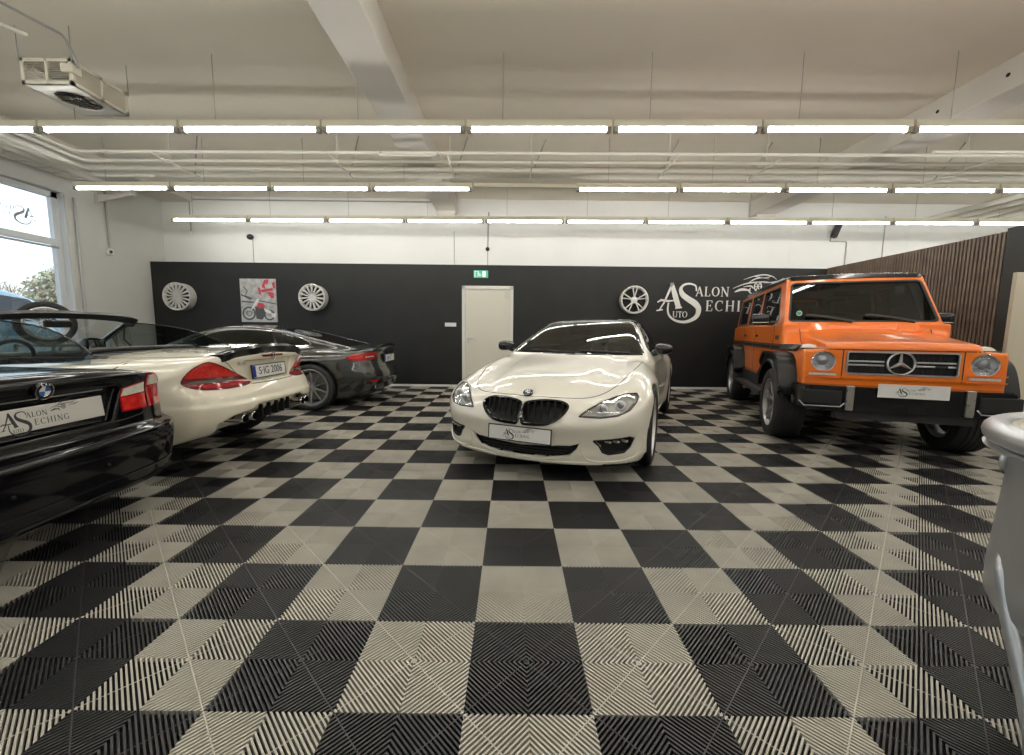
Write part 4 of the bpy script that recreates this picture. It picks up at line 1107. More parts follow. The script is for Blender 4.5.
# ------------------------------------------------------------------ open white roadster, tail towards the camera
def build_roadster():
    root = empty('roadster', (-2.20, 3.86, 0), math.radians(90))
    tag(root, 'cream white open-top roadster with black boot spoiler and red lamps, between black and grey cars', 'car')
    W = pbr('cream_paint', (.86, .80, .645), .27, coat=1.)
    s = Shell(4.53, .93, 1.30, .0118)
    X, Y, Z = s.x, s.y, s.z
    T = spl([(0, .90), (.06, .985), (.15, 1.0), (.5, 1.0), (1.0, .985), (1.5, .965), (2.1, .945), (2.6, .93), (3.0, .90), (3.6, .83), (4.1, .73), (4.4, .62), (4.53, .5)])
    P = spl([(0, .84), (.4, .895), (.95, .925), (1.6, .905), (2.4, .90), (3.2, .91), (3.6, .915), (4.1, .87), (4.53, .78)])
    Sz = spl([(.1, .93), (.25, .97), (.45, .995), (.62, 1.0), (.76, .985), (.88, .93), (.98, .83), (1.05, .74)])
    Wf = P(Y) * Sz(Z)
    for yw in (.98, 3.54):
        r = np.sqrt((Y - yw) ** 2 + (Z - .38) ** 2); Wf = Wf + .018 * np.exp(-((r - .39) / .12) ** 2)
    FB = spl([(0, 0), (.3, .015), (.5, .035), (.65, .075), (.78, .15), (.86, .25), (.93, .45)])
    tail = spl([(.26, .16), (.34, .08), (.42, .025), (.50, .0), (.58, .0), (.64, .015), (.69, .05), (.72, .075), (.84, .09), (.95, .075), (1.0, .10), (1.05, .2)])
    nose = spl([(.12, .2), (.25, .05), (.45, 0), (.6, .06), (.75, .2), (.9, .5)])
    stp = 1 / (1 + np.exp((Z - .575) / .007)); Wf = Wf + .014 * stp * np.clip((.95 - Y) / .1, 0, 1)
    fx = X - Wf
    ft = Z + .13 * X * X + .04 * np.clip(X - .5, 0, 1) - T(Y)
    ff = tail(Z) - .016 * stp + FB(X) - Y
    fr = Y - (s.L - nose(Z) - FB(X))
    F = smax(fx, ft, .12); F = smax(F, ff, .05); F = smax(F, fr, .08); F = smax(F, .21 + .17 * np.clip(1 - Y / .65, 0, 1) - Z, .04)
    raw = F
    fin = raw.copy()
    # plate recess in the boot lid
    pr_ = [(-.33, .715), (-.36, .90), (.36, .90), (.33, .715)]
    pp = polysd(pr_, X[:, 0, :], Z[:, 0, :])[:, None, :]
    fin = np.where(Y < .4, smax(fin, np.minimum(-pp, fin + .03), .012), fin)
    dif = [(-.66, .15), (-.70, .42), (-.60, .47), (-.42, .49), (-.34, .525), (.34, .525), (.42, .49), (.60, .47), (.70, .42), (.66, .15)]
    dp = polysd(dif, X[:, 0, :], Z[:, 0, :])[:, None, :]
    fin = np.where(Y < .6, smax(fin, np.minimum(-dp, fin + .09), .015), fin)
    UM = lambda q: [(-.29 + (a + .29) * .76, b) for a, b in q]
    LP = UM([(-.945, .775), (-.86, .86), (-.74, .91), (-.64, .90), (-.47, .82), (-.29, .715), (-.45, .69), (-.75, .695), (-.91, .73)])
    for yw in (.98, 3.54):
        r = np.sqrt((Y - yw) ** 2 + (Z - .335) ** 2); fin = smax(fin, -np.maximum(r - .37, .58 - X), .012)
    # cockpit
    cp = smooth_poly([(0, 1.05), (.48, 1.07), (.66, 1.22), (.70, 1.6), (.69, 2.1), (.60, 2.40), (0, 2.50)], 3, closed=False); cp = cp + [(-.1, 2.50), (-.1, 1.05)]
    cpd = polysd(cp, X[:, :, 0], Y[0, :, 0][None, :])[:, :, None]
    fin = smax(fin, -np.maximum(cpd, .45 - Z), .02)
    regs = [('boot_lid', lambda x, y, z, n: (y < 1.0) & (np.abs(x) < .62 - .25 * np.clip((.9 - z) / .2, 0, 1)) & (z > .69)),
            ('rear_bumper', lambda x, y, z, n: (y < .62) & (z < .685 - .02 * np.abs(x))),
            ('door', lambda x, y, z, n: (y > 1.15) & (y < 2.50) & (np.abs(x) > .74) & (z > .28))]
    rules = [(M['black_plastic'], lambda x, y, z, n: (inpoly(cp, np.abs(x), y) & (z < .92) & (z > .3)) | ((y < .5) & (y > .11) & inpoly([(a * .99, b) for a, b in dif], x, z))),
             (M['black_matt'], lambda x, y, z, n: ((z < .24) & (n[:, 2] < -.5)) | (((np.hypot(y - .98, z - .335) < .366) | (np.hypot(y - 3.54, z - .335) < .366)) & (np.abs(x) < .88)))]
    s.finish(raw, fin, root, W, regions=regs, matrules=rules)
    # boot lid gap etc.
    bm = BM()
    s.line([(.62, 1.0), (.64, .6), (.635, .25)], .007, 'top', bm, mirror=True); s.line([(-.62, 1.0), (0, 1.02), (.62, 1.0)], .007, 'top', bm)
    s.line([(-.31, .70), (0, .695), (.31, .70)], .008, 'front', bm)
    s.line([(.31, .70), (.37, .72), (.53, .88), (.60, .93)], .006, 'front', bm, mirror=True)
    s.line([(.46, .70), (.60, .662), (.90, .66), (1.0, .66)], .007, 'side', bm, mirror=True)
    for y in (1.15, 2.50): s.line([(y, .93), (y - .01, .7), (y + .03, .32)], .007, 'side', bm, mirror=True)
    s.line([(.72, .93), (.80, .90), (1.15, .890)], .005, 'side', bm, mirror=True)
    obj('panel_gap', bm, M['gap_grey'], root)
    bm = BM(); s.line([(.74, .905), (.80, .83)], .014, 'side', bm, off=.002, th=.004, mirror=True); obj('aerial_strip', bm, M['gap_grey'], root)
    # lamps
    for sg in (1, -1):
        v = -45 if sg < 0 else 45
        mp = lambda q: [(-sg * a, b) for a, b in q]
        L1 = smooth_poly(mp(LP), 3)
        tl = s.patch('tail_light', L1, M['red_lens_dark'], v, .004, .012, cell=.02)[0]
        up = [(-.915, .795), (-.85, .853), (-.74, .90), (-.645, .89), (-.48, .812), (-.43, .782), (-.62, .790), (-.80, .790)]
        s.patch('lamp_segment', smooth_poly(mp(UM(up)), 2), M['red_lens_bright'], v, .008, .008, cell=.02, parent=tl)
        mid = [(-.90, .762), (-.80, .772), (-.55, .768), (-.42, .757), (-.60, .748), (-.85, .748)]
        s.patch('lamp_strip', mp(UM(mid)), M['gap_grey'], v, .008, .008, cell=.02, parent=tl)
        lo = [(-.89, .732), (-.70, .737), (-.40, .735), (-.34, .717), (-.46, .702), (-.75, .706)]
        s.patch('lamp_segment', mp(UM(lo)), M['red_lens'], v, .008, .008, cell=.02, parent=tl)
    # boot spoiler
    bm = BM()
    xs = np.linspace(-.60, .60, 29)
    prev = None
    for x in xs:
        k = 1 - (abs(x) / .60) ** 4
        h0 = s.hit((x, .13 + .12 * abs(x) ** 2.2, 3), (0, 0, -1))[0]
        z, y = h0.z, h0.y
        ring = [(x, y + .09, z + .001), (x, y + .03, z + .012 + .020 * k), (x, y - .045 - .02 * k, z + .018 + .028 * k), (x, y - .06 - .02 * k, z + .006 + .018 * k), (x, y - .045, z - .045), (x, y + .02, z - .02)]
        vs = [bm.verts.new(p) for p in ring]
        if prev:
            for i in range(6): bm.faces.new((prev[i], prev[(i + 1) % 6], vs[(i + 1) % 6], vs[i]))
        prev = vs
        if x == xs[0] or x == xs[-1]: bm.faces.new(vs)
    obj('boot_spoiler', bm, M['black_gloss'], root, smooth=40)
    bm = BM(); s.line([(-.16, .935), (0, .935), (.16, .935)], .02, 'front', bm, off=.012, th=.012); obj('brake_light', bm, M['red_lens_dark'], root)
    # star, lettering, plate
    yb = s.hit((0, -1, .80), (0, 1, 0))[0].y
    h0, _ = s.hit((0, -1, .925), (0, 1, 0)); bm = BM(); r = .036
    lathe(bm, [(r - .005, -.003), (r, -.006), (r, .002), (r - .005, .002)], 'y', 28, center=(0, h0.y - .008, .925), closed=True)
    for a in (90, 210, 330): ca, sa = math.cos(math.radians(a)) * r * .95, math.sin(math.radians(a)) * r * .95; tube(bm, [(0, h0.y - .010, .925), (ca, h0.y - .010, .925 + sa)], [.005, .0015], 6)
    obj('star_badge', bm, M['chrome'], root, smooth=30)
    for sx, st in ((-.40, 'SL 65'), (.40, 'AMG')):
        h0, n0 = s.hit((sx, -1, .885 if sx < 0 else .905), (0, 1, 0))
        text_obj('badge_lettering', st, M['satin'], .046, plane_T(h0 + n0 * .003, Vector((0, 0, 1)).cross(-n0) * -1, (0, 0, 1)), root, .002)
    Tp = plane_T((0, yb + .018, .795), (1, 0, 0), (0, .08, 1))
    p = dealer_plate(root, Tp, .52, .112)
    bm = BM(); box(bm, -.255, -.215, -.052, .052, .0082, .0092); bmesh.ops.transform(bm, matrix=Tp, verts=bm.verts); obj('plate_band', bm, M['blue_eu'], p)
    text_obj('plate_lettering', 'S·IG 2006', M['ink'], .098, Tp @ Matrix.Translation((.015, 0, .009)) @ Matrix.Scale(.95, 4, (1, 0, 0)), p, .0008)
    # exhausts and diffuser blades
    for sg in (1, -1):
        for dx in (0, .105):
            x = sg * (.40 + dx); h0, _ = s.hit((x, -1, .44), (0, 1, 0))
            bm = BM(); lathe(bm, [(.040, -.03), (.047, -.025), (.047, .14), (.040, .14)], 'y', 24, center=(x, h0.y + .02, .43), closed=True)
            for v in bm.verts: v.co.z = .43 + (v.co.z - .43) * .8
            e = obj('exhaust_tip', bm, M['chrome'], root, smooth=30)
            bm = BM(); lathe(bm, [(.001, .05), (.040, .05)], 'y', 24, center=(x, h0.y + .02, .43)); obj('exhaust_bore', bm, M['black_matt'], e)
    bm = BM()
    for x in (-.22, -.11, 0, .11, .22): h0, _ = s.hit((x, -1, .45), (0, 1, 0)); box(bm, x - .006, x + .006, h0.y + .05, h0.y + .12, .38, .50)
    obj('diffuser_blade', bm, M['black_matt'], root)
    # windscreen frame (open car)
    def arch(t): 
        x = -.70 + 1.40 * t; k = 1 - abs(2 * t - 1) ** 3
        return x
    fr_ = smooth_poly([(-.80, 2.65, .90), (-.72, 2.30, 1.09), (-.66, 2.05, 1.225), (-.56, 1.96, 1.265), (-.3, 1.91, 1.285), (0, 1.90, 1.29), (.3, 1.91, 1.285), (.56, 1.96, 1.265), (.66, 2.05, 1.225), (.72, 2.30, 1.09), (.80, 2.65, .90)], 4, closed=False)
    bm = BM(); tube(bm, fr_, .026, 8); obj('windscreen_frame', bm, M['black_gloss'], root, smooth=60)
    hd = [p for p in fr_ if p[2] > 1.21]
    bm = BM()
    prev = None
    for p in hd:
        vs = [bm.verts.new((p[0] * sc_, p[1] + dy, p[2] + dz)) for sc_, dy, dz in ((1, .04, .022), (1, -.06, .034), (1, -.11, .010), (1, -.07, -.038), (1, .04, -.035))]
        if prev:
            for i in range(5): bm.faces.new((prev[i], prev[(i + 1) % 5], vs[(i + 1) % 5], vs[i]))
        else: bm.faces.new(vs)
        prev = vs
    bm.faces.new(prev[::-1]); obj('windscreen_header', bm, M['black_plastic'], root, smooth=50)
    bm = BM(); n = len(fr_); half = [p for p in fr_]
    up = [bm.verts.new(p) for p in fr_]
    lw = [bm.verts.new((p[0] * (1.12 if abs(p[0]) < .72 else 1.0), 2.68 + .10 * (1 - (p[0] / .8) ** 2) if abs(p[0]) < .72 else p[1], .90)) for p in fr_]
    for i in range(n - 1): 
        try: bm.faces.new((up[i], up[i + 1], lw[i + 1], lw[i]))
        except Exception: pass
    bmesh.ops.remove_doubles(bm, verts=bm.verts, dist=.001)
    obj('windscreen', bm, M['glass_clear'], root, smooth=60)
    # raised side windows
    for sg in (1, -1):
        wl = smooth_poly([(.98, .965), (1.10, 1.04), (1.40, 1.16), (1.75, 1.215), (2.03, 1.215), (2.30, 1.07), (2.60, .92)], 3, closed=False)
        bm = BM()
        up = [bm.verts.new((sg * (.80 - .62 * (z - .92) * .75), y, z)) for y, z in wl]; lw = [bm.verts.new((sg * .80, y, .90)) for y, z in wl]
        for i in range(len(wl) - 1): bm.faces.new((up[i], up[i + 1], lw[i + 1], lw[i]))
        r = bmesh.ops.solidify(bm, geom=bm.faces[:], thickness=.004)
        sw_ = obj('side_window', bm, M['glass_mid'], root, smooth=40)
        bm = BM(); tube(bm, [(sg * (.802 - .62 * (z - .92) * .75), y, z) for y, z in wl], .007, 6); obj('window_edge', bm, M['black_gloss'], sw_)
        bm = BM(); tube(bm, [(sg * .79, 2.02, .93), (sg * .72, 2.02, 1.03), (sg * .655, 2.06, 1.20)], .011, 6) if 0 else tube(bm, [(sg * .80, 2.12, .93), (sg * .73, 2.16, 1.05), (sg * .68, 2.10, 1.18)], .010, 6)
        obj('window_divider', bm, M['black_plastic'], sw_)
        h0, _ = s.hit((sg * 2, 2.55, .90), (-sg, 0, 0))
        mirror_pod(root, sg * (abs(h0.x) - .02), 2.36, .99, M['black_gloss'], sg, .22, .13, .15, glassdir=-1)
        bm = BM(); s.line([(1.02, .930), (1.8, .915), (2.6, .895)], .02, 'side' if sg > 0 else 'sideL', bm, off=.006, th=.012); obj('window_seal', bm, M['black_plastic'], root)
        seat(root, sg * .36, 1.72, .36, M['leather_dark'], dirn=-1, hh=.46, hr=False)
    bm = BM(); tube(bm, smooth_poly([(-.60, 1.25, .88), (-.56, 1.25, .96), (-.45, 1.25, .985), (0, 1.25, .99), (.45, 1.25, .985), (.56, 1.25, .96), (.60, 1.25, .88)], 3, closed=False), .022, 8); obj('roll_bar', bm, M['black_plastic'], root, smooth=60)
    bm = BM(); box(bm, -.66, .66, 2.28, 2.60, .60, .93, bev=.05); obj('dashboard', bm, M['leather_dark'], root, smooth=40)
    bm = BM(); box(bm, -.12, .12, 2.06, 2.09, 1.17, 1.24, bev=.015); obj('rear_view_mirror', bm, M['black_plastic'], root)
    steering(root, -.36, 2.14, .88, .35)
    bm = BM(); box(bm, -.60, .60, 1.10, 1.30, .80, .955, bev=.04); obj('roof_cover', bm, M['leather_dark'], root, smooth=40)
    for yw in (.98, 3.54):
        for sg in (1, -1): make_wheel(root, (sg * .775, yw, .335), .335, .27, .245, sg, 'multi', 12, M['alloy_silver'])
    bm = BM(); box(bm, -.60, .60, .75, 4.2, .18, .42); obj('underbody', bm, M['black_matt'], root)
    split_islands(root, PAIRS); split_sides(root, {'door'})
    return root

# ------------------------------------------------------------------ dark grey fastback by the wall
def build_fastback():
    root = empty('grand_tourer', (-1.98, 6.78, 0), math.radians(90))
    tag(root, 'dark metallic grey fastback coupe behind the white roadster, by the black wall', 'car')
    W = pbr('gunmetal_paint', (.030, .033, .031), .2, .4, coat=1.)
    s = Shell(4.38, .95, 1.27, .0135)
    X, Y, Z = s.x, s.y, s.z
    T = spl([(0, .86), (.04, .93), (.12, .945), (.4, .93), (1.0, .92), (1.8, .90), (2.6, .895), (3.0, .87), (3.6, .80), (4.1, .68), (4.38, .5)])
    P = spl([(0, .83), (.4, .90), (.95, .945), (1.5, .915), (2.2, .895), (3.0, .91), (3.5, .92), (4.0, .86), (4.38, .75)])
    Sz = spl([(.1, .88), (.25, .95), (.45, .99), (.60, 1.0), (.74, .985), (.84, .94), (.92, .86), (1.0, .76)])
    Wf = P(Y) * Sz(Z)
    for yw in (.95, 3.55):
        r = np.sqrt((Y - yw) ** 2 + (Z - .38) ** 2); Wf = Wf + .025 * np.exp(-((r - .40) / .13) ** 2)
    FB = spl([(0, 0), (.3, .02), (.5, .06), (.65, .12), (.78, .24), (.88, .48), (.95, .8)])
    tail = spl([(.15, .2), (.25, .10), (.35, .04), (.45, .0), (.55, .01), (.65, .05), (.75, .08), (.85, .07), (.93, .03), (1.0, .05)])
    nose = spl([(.12, .15), (.25, .03), (.4, 0), (.55, .08), (.7, .25), (.85, .6)])
    fx = X - Wf; ft = Z + .14 * X * X - T(Y) - .03 * np.exp(-((X - .72) / .13) ** 2) * np.exp(-((Y - .95) / .5) ** 2)
    F = smax(fx, ft, .13); F = smax(F, tail(Z) + FB(X) - Y, .07); F = smax(F, Y - (s.L - nose(Z) - FB(X)), .08); F = smax(F, .16 + .12 * np.clip(1 - Y / .5, 0, 1) - Z, .04)
    Tg = spl([(.25, .88), (.5, .955), (.9, 1.055), (1.3, 1.15), (1.7, 1.222), (2.1, 1.253), (2.4, 1.245), (2.7, 1.19), (3.0, 1.09), (3.3, .97), (3.5, .88)])
    Wg = spl([(.2, .42), (.6, .60), (1.1, .70), (1.8, .74), (2.6, .75), (3.1, .73), (3.5, .70)])
    G = smax(X - (Wg(Y) + .05 - .60 * np.clip(Z - .88, -.03, 1)), (Z + .08 * X * X - Tg(Y + .18 * X * X * np.clip((Y - 2) / .4, -1, 1))) * .9, .09)
    G = smax(G, .25 - Y, .02); G = smax(G, Y - 3.45, .02); Gs = smax(G, .6 - Z, .02)
    raw = smin(F, Gs, .04); fin = raw.copy()
    for yw in (.95, 3.55):
        r = np.sqrt((Y - yw) ** 2 + (Z - .345) ** 2); fin = smax(fin, -np.maximum(r - .38, .58 - X), .014)
    cav = np.maximum(np.maximum(G + .045, .45 - Z), np.maximum(.7 - Y, np.maximum(Y - 3.1, X - .70)))
    fin = smax(fin, -cav, .01)
    dlo = smooth_poly([(1.02, .965), (1.28, 1.085), (1.6, 1.145), (2.0, 1.175), (2.35, 1.155), (2.62, 1.08), (2.9, .95), (2.92, .92), (2.2, .92), (1.3, .93)], 3)
    sp = polysd(dlo, Y[0], Z[0])[None]; fin = np.maximum(fin, -np.maximum(sp + .014, .4 - X))
    rw = smooth_poly([(-.5, .55), (-.52, 1.0), (-.44, 1.52), (0, 1.60), (.44, 1.52), (.52, 1.0), (.5, .55), (0, .48)], 2)
    rp = polysd(rw, X[:, :, 0], Y[0, :, 0][None])[:, :, None]; fin = np.maximum(fin, -np.maximum(rp + .02, .93 - Z))
    wsp = [(-.62, .93), (-.5, 1.13), (-.42, 1.18), (0, 1.195), (.42, 1.18), (.5, 1.13), (.62, .93)]
    wp = polysd(wsp, X[:, 0, :], Z[:, 0, :])[:, None, :]; fin = np.maximum(fin, -np.maximum(wp, 2.5 - Y))
    regs = [('boot_lid', lambda x, y, z, n: (y < .5) & (np.abs(x) < .48) & (z > .62)), ('rear_bumper', lambda x, y, z, n: (y < .55) & (z < .62)),
            ('door', lambda x, y, z, n: (y > 1.45) & (y < 2.85) & (np.abs(x) > .72) & (z > .26) & (z < .92)), ('bonnet', lambda x, y, z, n: (y > 2.95) & (np.abs(x) < .62) & (z > .5) & (n[:, 2] > .3))]
    rules = [(M['black_plastic'], lambda x, y, z, n: (y > .6) & (y < 3.2) & (z > .4) & (np.abs(x) < .70) & ((n[:, 0] * x < -.02) | (n[:, 2] * (z - .8) < -.1))),
             (M['black_matt'], lambda x, y, z, n: ((np.hypot(y - .95, z - .345) < .376) | (np.hypot(y - 3.55, z - .345) < .376)) & (np.abs(x) < .90) | (z < .2))]
    s.finish(raw, fin, root, W, regions=regs, matrules=rules)
    s.patch('side_window', dlo, M['glass_dark'], 'side', -.006, .004, mirror=True)
    s.patch('rear_window', rw, M['glass_deep'], 'top', .0, .005)
    s.patch('windscreen', [(-.63, .925), (-.5, 1.135), (-.42, 1.185), (0, 1.20), (.42, 1.185), (.5, 1.135), (.63, .925)], M['glass_dark'], 'back', .0, .004)
    bm = BM(); s.line(dlo, .016, 'side', bm, off=.005, th=.012, mirror=True, closed=True); obj('window_trim', bm, M['chrome'], root)
    bm = BM(); s.line([(1.50, .93), (1.62, 1.14)], .03, 'side', bm, off=.001, th=.012, mirror=True); s.line([(1.12, .96), (1.5, 1.04)], .01, 'side', bm, off=-.002, th=.008, mirror=True) if 0 else None
    obj('door_pillar', bm, M['black_gloss'], root)
    bm = BM(); s.line([(.30, y) for y in (.55, 1.0, 1.5)], .008, 'top', bm) if 0 else None
    s.line([(.55, .50), (.57, 1.0), (.48, 1.56)], .012, 'top', bm, off=.004, th=.01, mirror=True); obj('roof_strip', bm, M['chrome'], root)
    bm = BM()
    s.line([(1.45, .90), (1.38, .6), (1.48, .28)], .007, 'side', bm, mirror=True); s.line([(2.85, .90), (2.88, .5), (2.82, .28)], .007, 'side', bm, mirror=True)
    s.line([(.48, .62), (.49, .75), (.47, .90)], .007, 'front', bm, mirror=True); s.line([(-.48, .62), (.48, .62)], .007, 'front', bm)
    s.line([(.42, .66), (.55, .58), (.62, .52)], .006, 'side', bm, mirror=True)
    obj('panel_gap', bm, M['seam'], root)
    LQ = [(-.93, .775), (-.86, .82), (-.74, .845), (-.46, .86), (-.42, .83), (-.44, .76), (-.60, .735), (-.86, .735)]
    for sg in (1, -1):
        v = -40 if sg < 0 else 40; mp = lambda q: [(-sg * a, b) for a, b in q]
        tl = s.patch('tail_light', smooth_poly(mp(LQ), 2), M['red_lens'], v, .004, .01, cell=.025)[0]
        s.patch('lamp_segment', mp([(-.90, .775), (-.80, .81), (-.70, .82), (-.70, .765), (-.86, .755)]), M['red_lens_bright'], v, .008, .008, parent=tl)
        s.patch('lamp_segment', mp([(-.66, .775), (-.50, .785), (-.50, .795), (-.66, .79)]), M['white_lens'], v, .008, .008, parent=tl)
        bm = BM(); s.patch('r', mp([(-.62, .40), (-.46, .41), (-.46, .44), (-.62, .43)]), None, v, .004, .008, into=bm); obj('reflector', bm, M['red_lens'], root)
        x = sg * .52; h0, _ = s.hit((x, -1, .34), (0, 1, 0)); bm = BM(); lathe(bm, [(.038, -.02), (.045, -.015), (.045, .12), (.038, .12)], 'y', 24, center=(x, h0.y + .02, .325), closed=True); obj('exhaust_tip', bm, M['chrome'], root, smooth=30)
        mirror_pod(root, sg * .86, 2.62, .98, W, sg, .2, .13, .13, glassdir=-1)
        seat(root, sg * .35, 2.0, .32, M['leather_dark'], dirn=-1, hh=.50)
    # spoiler lip, plate, diffuser
    bm = BM(); prev = None
    for x in np.linspace(-.62, .62, 21):
        k = 1 - (abs(x) / .62) ** 3; h0 = s.hit((x, .13 + .12 * x * x, 3), (0, 0, -1))[0]
        vs = [bm.verts.new(p) for p in ((x, h0.y + .08, h0.z), (x, h0.y - .05, h0.z + .03 * k + .005), (x, h0.y - .055, h0.z + .022 * k), (x, h0.y - .02, h0.z - .02))]
        if prev:
            for i in range(4): bm.faces.new((prev[i], prev[(i + 1) % 4], vs[(i + 1) % 4], vs[i]))
        else: bm.faces.new(vs)
        prev = vs
    bm.faces.new(prev[::-1]); obj('boot_spoiler', bm, M['black_gloss'], root, smooth=40)
    h0, _ = s.hit((0, -1, .76), (0, 1, 0))
    Tp = plane_T((0, h0.y - .012, .74), (1, 0, 0), (0, .0, 1)); p = dealer_plate(root, Tp); plate_logo(p, Tp)
    bm = BM(); box(bm, -.254, -.20, -.05, .05, .0082, .0092); bmesh.ops.transform(bm, matrix=Tp, verts=bm.verts); obj('plate_band', bm, M['blue_eu'], p)
    bm = BM(); s.patch('d', [(-.62, .26), (.62, .26), (.5, .42), (-.5, .42)], None, 'front', .006, .02, into=bm); obj('diffuser', bm, M['black_gloss'], root)
    for yw in (.95, 3.55):
        for sg in (1, -1): make_wheel(root, (sg * .80, yw, .345), .345, .27, .262, sg, 'multi', 10, M['alloy_grey'], caliper=M['black_gloss'])
    bm = BM(); box(bm, -.60, .60, .35, 4.0, .14, .42); obj('underbody', bm, M['black_matt'], root)
    split_islands(root, PAIRS); split_sides(root, {'door'})
    return root

# ------------------------------------------------------------------ black car in the left foreground
def build_black():
    root = empty('black_convertible', (-2.13, 1.895, 0), math.radians(93))
    tag(root, 'glossy black car in the left foreground, its boot and silver plate facing the aisle', 'car')
    W = pbr('black_paint', (.003, .003, .004), .09, coat=0., spec=.32)
    s = Shell(4.49, .90, 1.10, .0105)
    X, Y, Z = s.x, s.y, s.z
    T = spl([(0, .80), (.05, .90), (.10, .935), (.18, .945), (.5, .955), (1.0, .965), (2.0, .95), (3.0, .92), (3.6, .85), (4.2, .74), (4.49, .6)])
    P = spl([(0, .85), (.3, .875), (.9, .882), (2, .875), (3.5, .875), (4.1, .84), (4.49, .76)])
    Sz = spl([(.1, .93), (.25, .97), (.45, .99), (.58, 1.0), (.72, .985), (.84, .95), (.93, .885), (1.0, .80)])
    Wf = P(Y) * Sz(Z) + .0
    ledge = 1 / (1 + np.exp((Z - .585) / .006))            # bumper stands proud of the wings
    Wf = Wf + .022 * ledge * np.clip((.62 - Y) / .05, 0, 1)
    FB = spl([(0, 0), (.4, .008), (.6, .028), (.72, .06), (.80, .10), (.87, .18), (.92, .34)])
    tailu = spl([(.5, .075), (.62, .075), (.70, .082), (.82, .088), (.90, .075), (.94, .08), (1.0, .12)])
    bump = spl([(.18, .12), (.26, .055), (.32, .035), (.42, .012), (.50, .0), (.59, .0)])
    tl_ = tailu(Z) * (1 - ledge) + bump(Z) * ledge
    F = smax(X - Wf, Z + .09 * X * X + .03 * np.clip(X - .55, 0, 1) - T(Y), .075); F = smax(F, tl_ + FB(X) - Y, .022)
    nose = spl([(.12, .15), (.25, .03), (.4, 0), (.55, .03), (.7, .1), (.85, .4)])
    F = smax(F, Y - (s.L - nose(Z) - FB(X)), .06); F = smax(F, .235 - .06 * np.clip(Y / .8, 0, 1) - Z, .03)
    raw = F; fin = raw.copy()
    # recess for the plate in the boot lid
    rc = [(-.345, .655), (-.43, .825), (-.40, .838), (.40, .838), (.43, .825), (.345, .655)]
    rp = polysd(rc, X[:, 0, :], Z[:, 0, :])[:, None, :]; fin = np.where(Y < .4, smax(fin, np.minimum(-rp, fin + .035), .01), fin)
    for yw in (.98, 3.70):
        r = np.sqrt((Y - yw) ** 2 + (Z - .32) ** 2); fin = smax(fin, -np.maximum(r - .35, .56 - X), .012)
    cp = [(-.1, 1.35), (.55, 1.35), (.66, 1.5), (.68, 2.4), (.62, 2.7), (-.1, 2.8)]
    cpd = polysd(cp, X[:, :, 0], Y[0, :, 0][None, :])[:, :, None]; fin = smax(fin, -np.maximum(cpd, .45 - Z), .02)
    regs = [('boot_lid', lambda x, y, z, n: (y < 1.1) & (np.abs(x) < .60 - .0 * z) & (z > .655) & ~((y > .25) & (np.abs(x) > .58))), ('rear_bumper', lambda x, y, z, n: (y < .66) & (z < .595)),
            ('door', lambda x, y, z, n: (y > 1.5) & (y < 2.9) & (np.abs(x) > .72) & (z > .28))]
    rules = [(M['leather_dark'], lambda x, y, z, n: inpoly(cp, np.abs(x), y) & (z < .90) & (z > .3)),
             (M['black_matt'], lambda x, y, z, n: ((np.hypot(y - .98, z - .32) < .346) | (np.hypot(y - 3.70, z - .32) < .346)) & (np.abs(x) < .84))]
    s.finish(raw, fin, root, W, regions=regs, matrules=rules)
    bm = BM()
    s.line([(.44, .645), (.56, .655), (.60, .70), (.61, .86), (.60, .92)], .006, 'front', bm, mirror=True); s.line([(-.44, .645), (.44, .645)], .006, 'front', bm)
    s.line([(.62, 1.12), (.625, .6), (.61, .12)], .006, 'top', bm, mirror=True); s.line([(-.62, 1.12), (.62, 1.12)], .006, 'top', bm)
    s.line([(.2, .60), (.66, .585), (.66, .40)], .006, 'side', bm, mirror=True)
    for y in (1.5, 2.9): s.line([(y, .93), (y, .3)], .006, 'side', bm, mirror=True)
    obj('panel_gap', bm, M['seam'], root)
    # tail lamps
    for sg in (1, -1):
        a = [(.415, .690), (.415, .775), (.44, .825), (.605, .850), (.605, .685), (.5, .685)]
        tl = s.patch('tail_light', [(sg * x, z) for x, z in a], M['red_lens'], 'front', .004, .012, cell=.02)[0]
        s.patch('reversing_lamp', [(sg * x, z) for x, z in [(.422, .778), (.445, .820), (.598, .842), (.598, .785)]], M['white_lens'], 'front', .008, .008, cell=.02, parent=tl)
        s.patch('lamp_segment', [(sg * x, z) for x, z in [(.422, .697), (.422, .768), (.598, .775), (.598, .693)]], M['red_lens_bright'], 'front', .008, .008, cell=.02, parent=tl)
        v = 38 * sg; ca, sa = math.cos(math.radians(v)), math.sin(math.radians(v))
        # outer lamp seen round the corner, in coordinates turned with the corner
        def U(x, y): return sg * 0 + x * ca + y * sa
        u0 = U(sg * .62, .12); u1 = U(sg * .865, .26); u2 = U(sg * .80, .20)
        o_ = s.patch('tail_light', [(u0, .685), (u0, .885), (u0 + (u2 - u0) * .5, .89), (u0 + (u1 - u0) * .85, .80), (u1, .725), (u1 - (u1 - u0) * .06, .69)], M['red_lens'], v, .004, .012, cell=.02)[0]
        s.patch('indicator_lens', [(u0 + (u1 - u0) * .05, .82), (u0 + (u1 - u0) * .05, .878), (u0 + (u2 - u0) * .48, .882), (u0 + (u1 - u0) * .72, .815)], M['white_lens'], v, .008, .008, cell=.02, parent=o_)
    # plate, roundel, grip
    h0, _ = s.hit((0, -1, .75), (0, 1, 0))
    Tp = plane_T((0, h0.y + .004, .748), (1, 0, 0), (0, .10, 1)); sil = pbr('silver_plate', (.66, .65, .60), .3, .4)
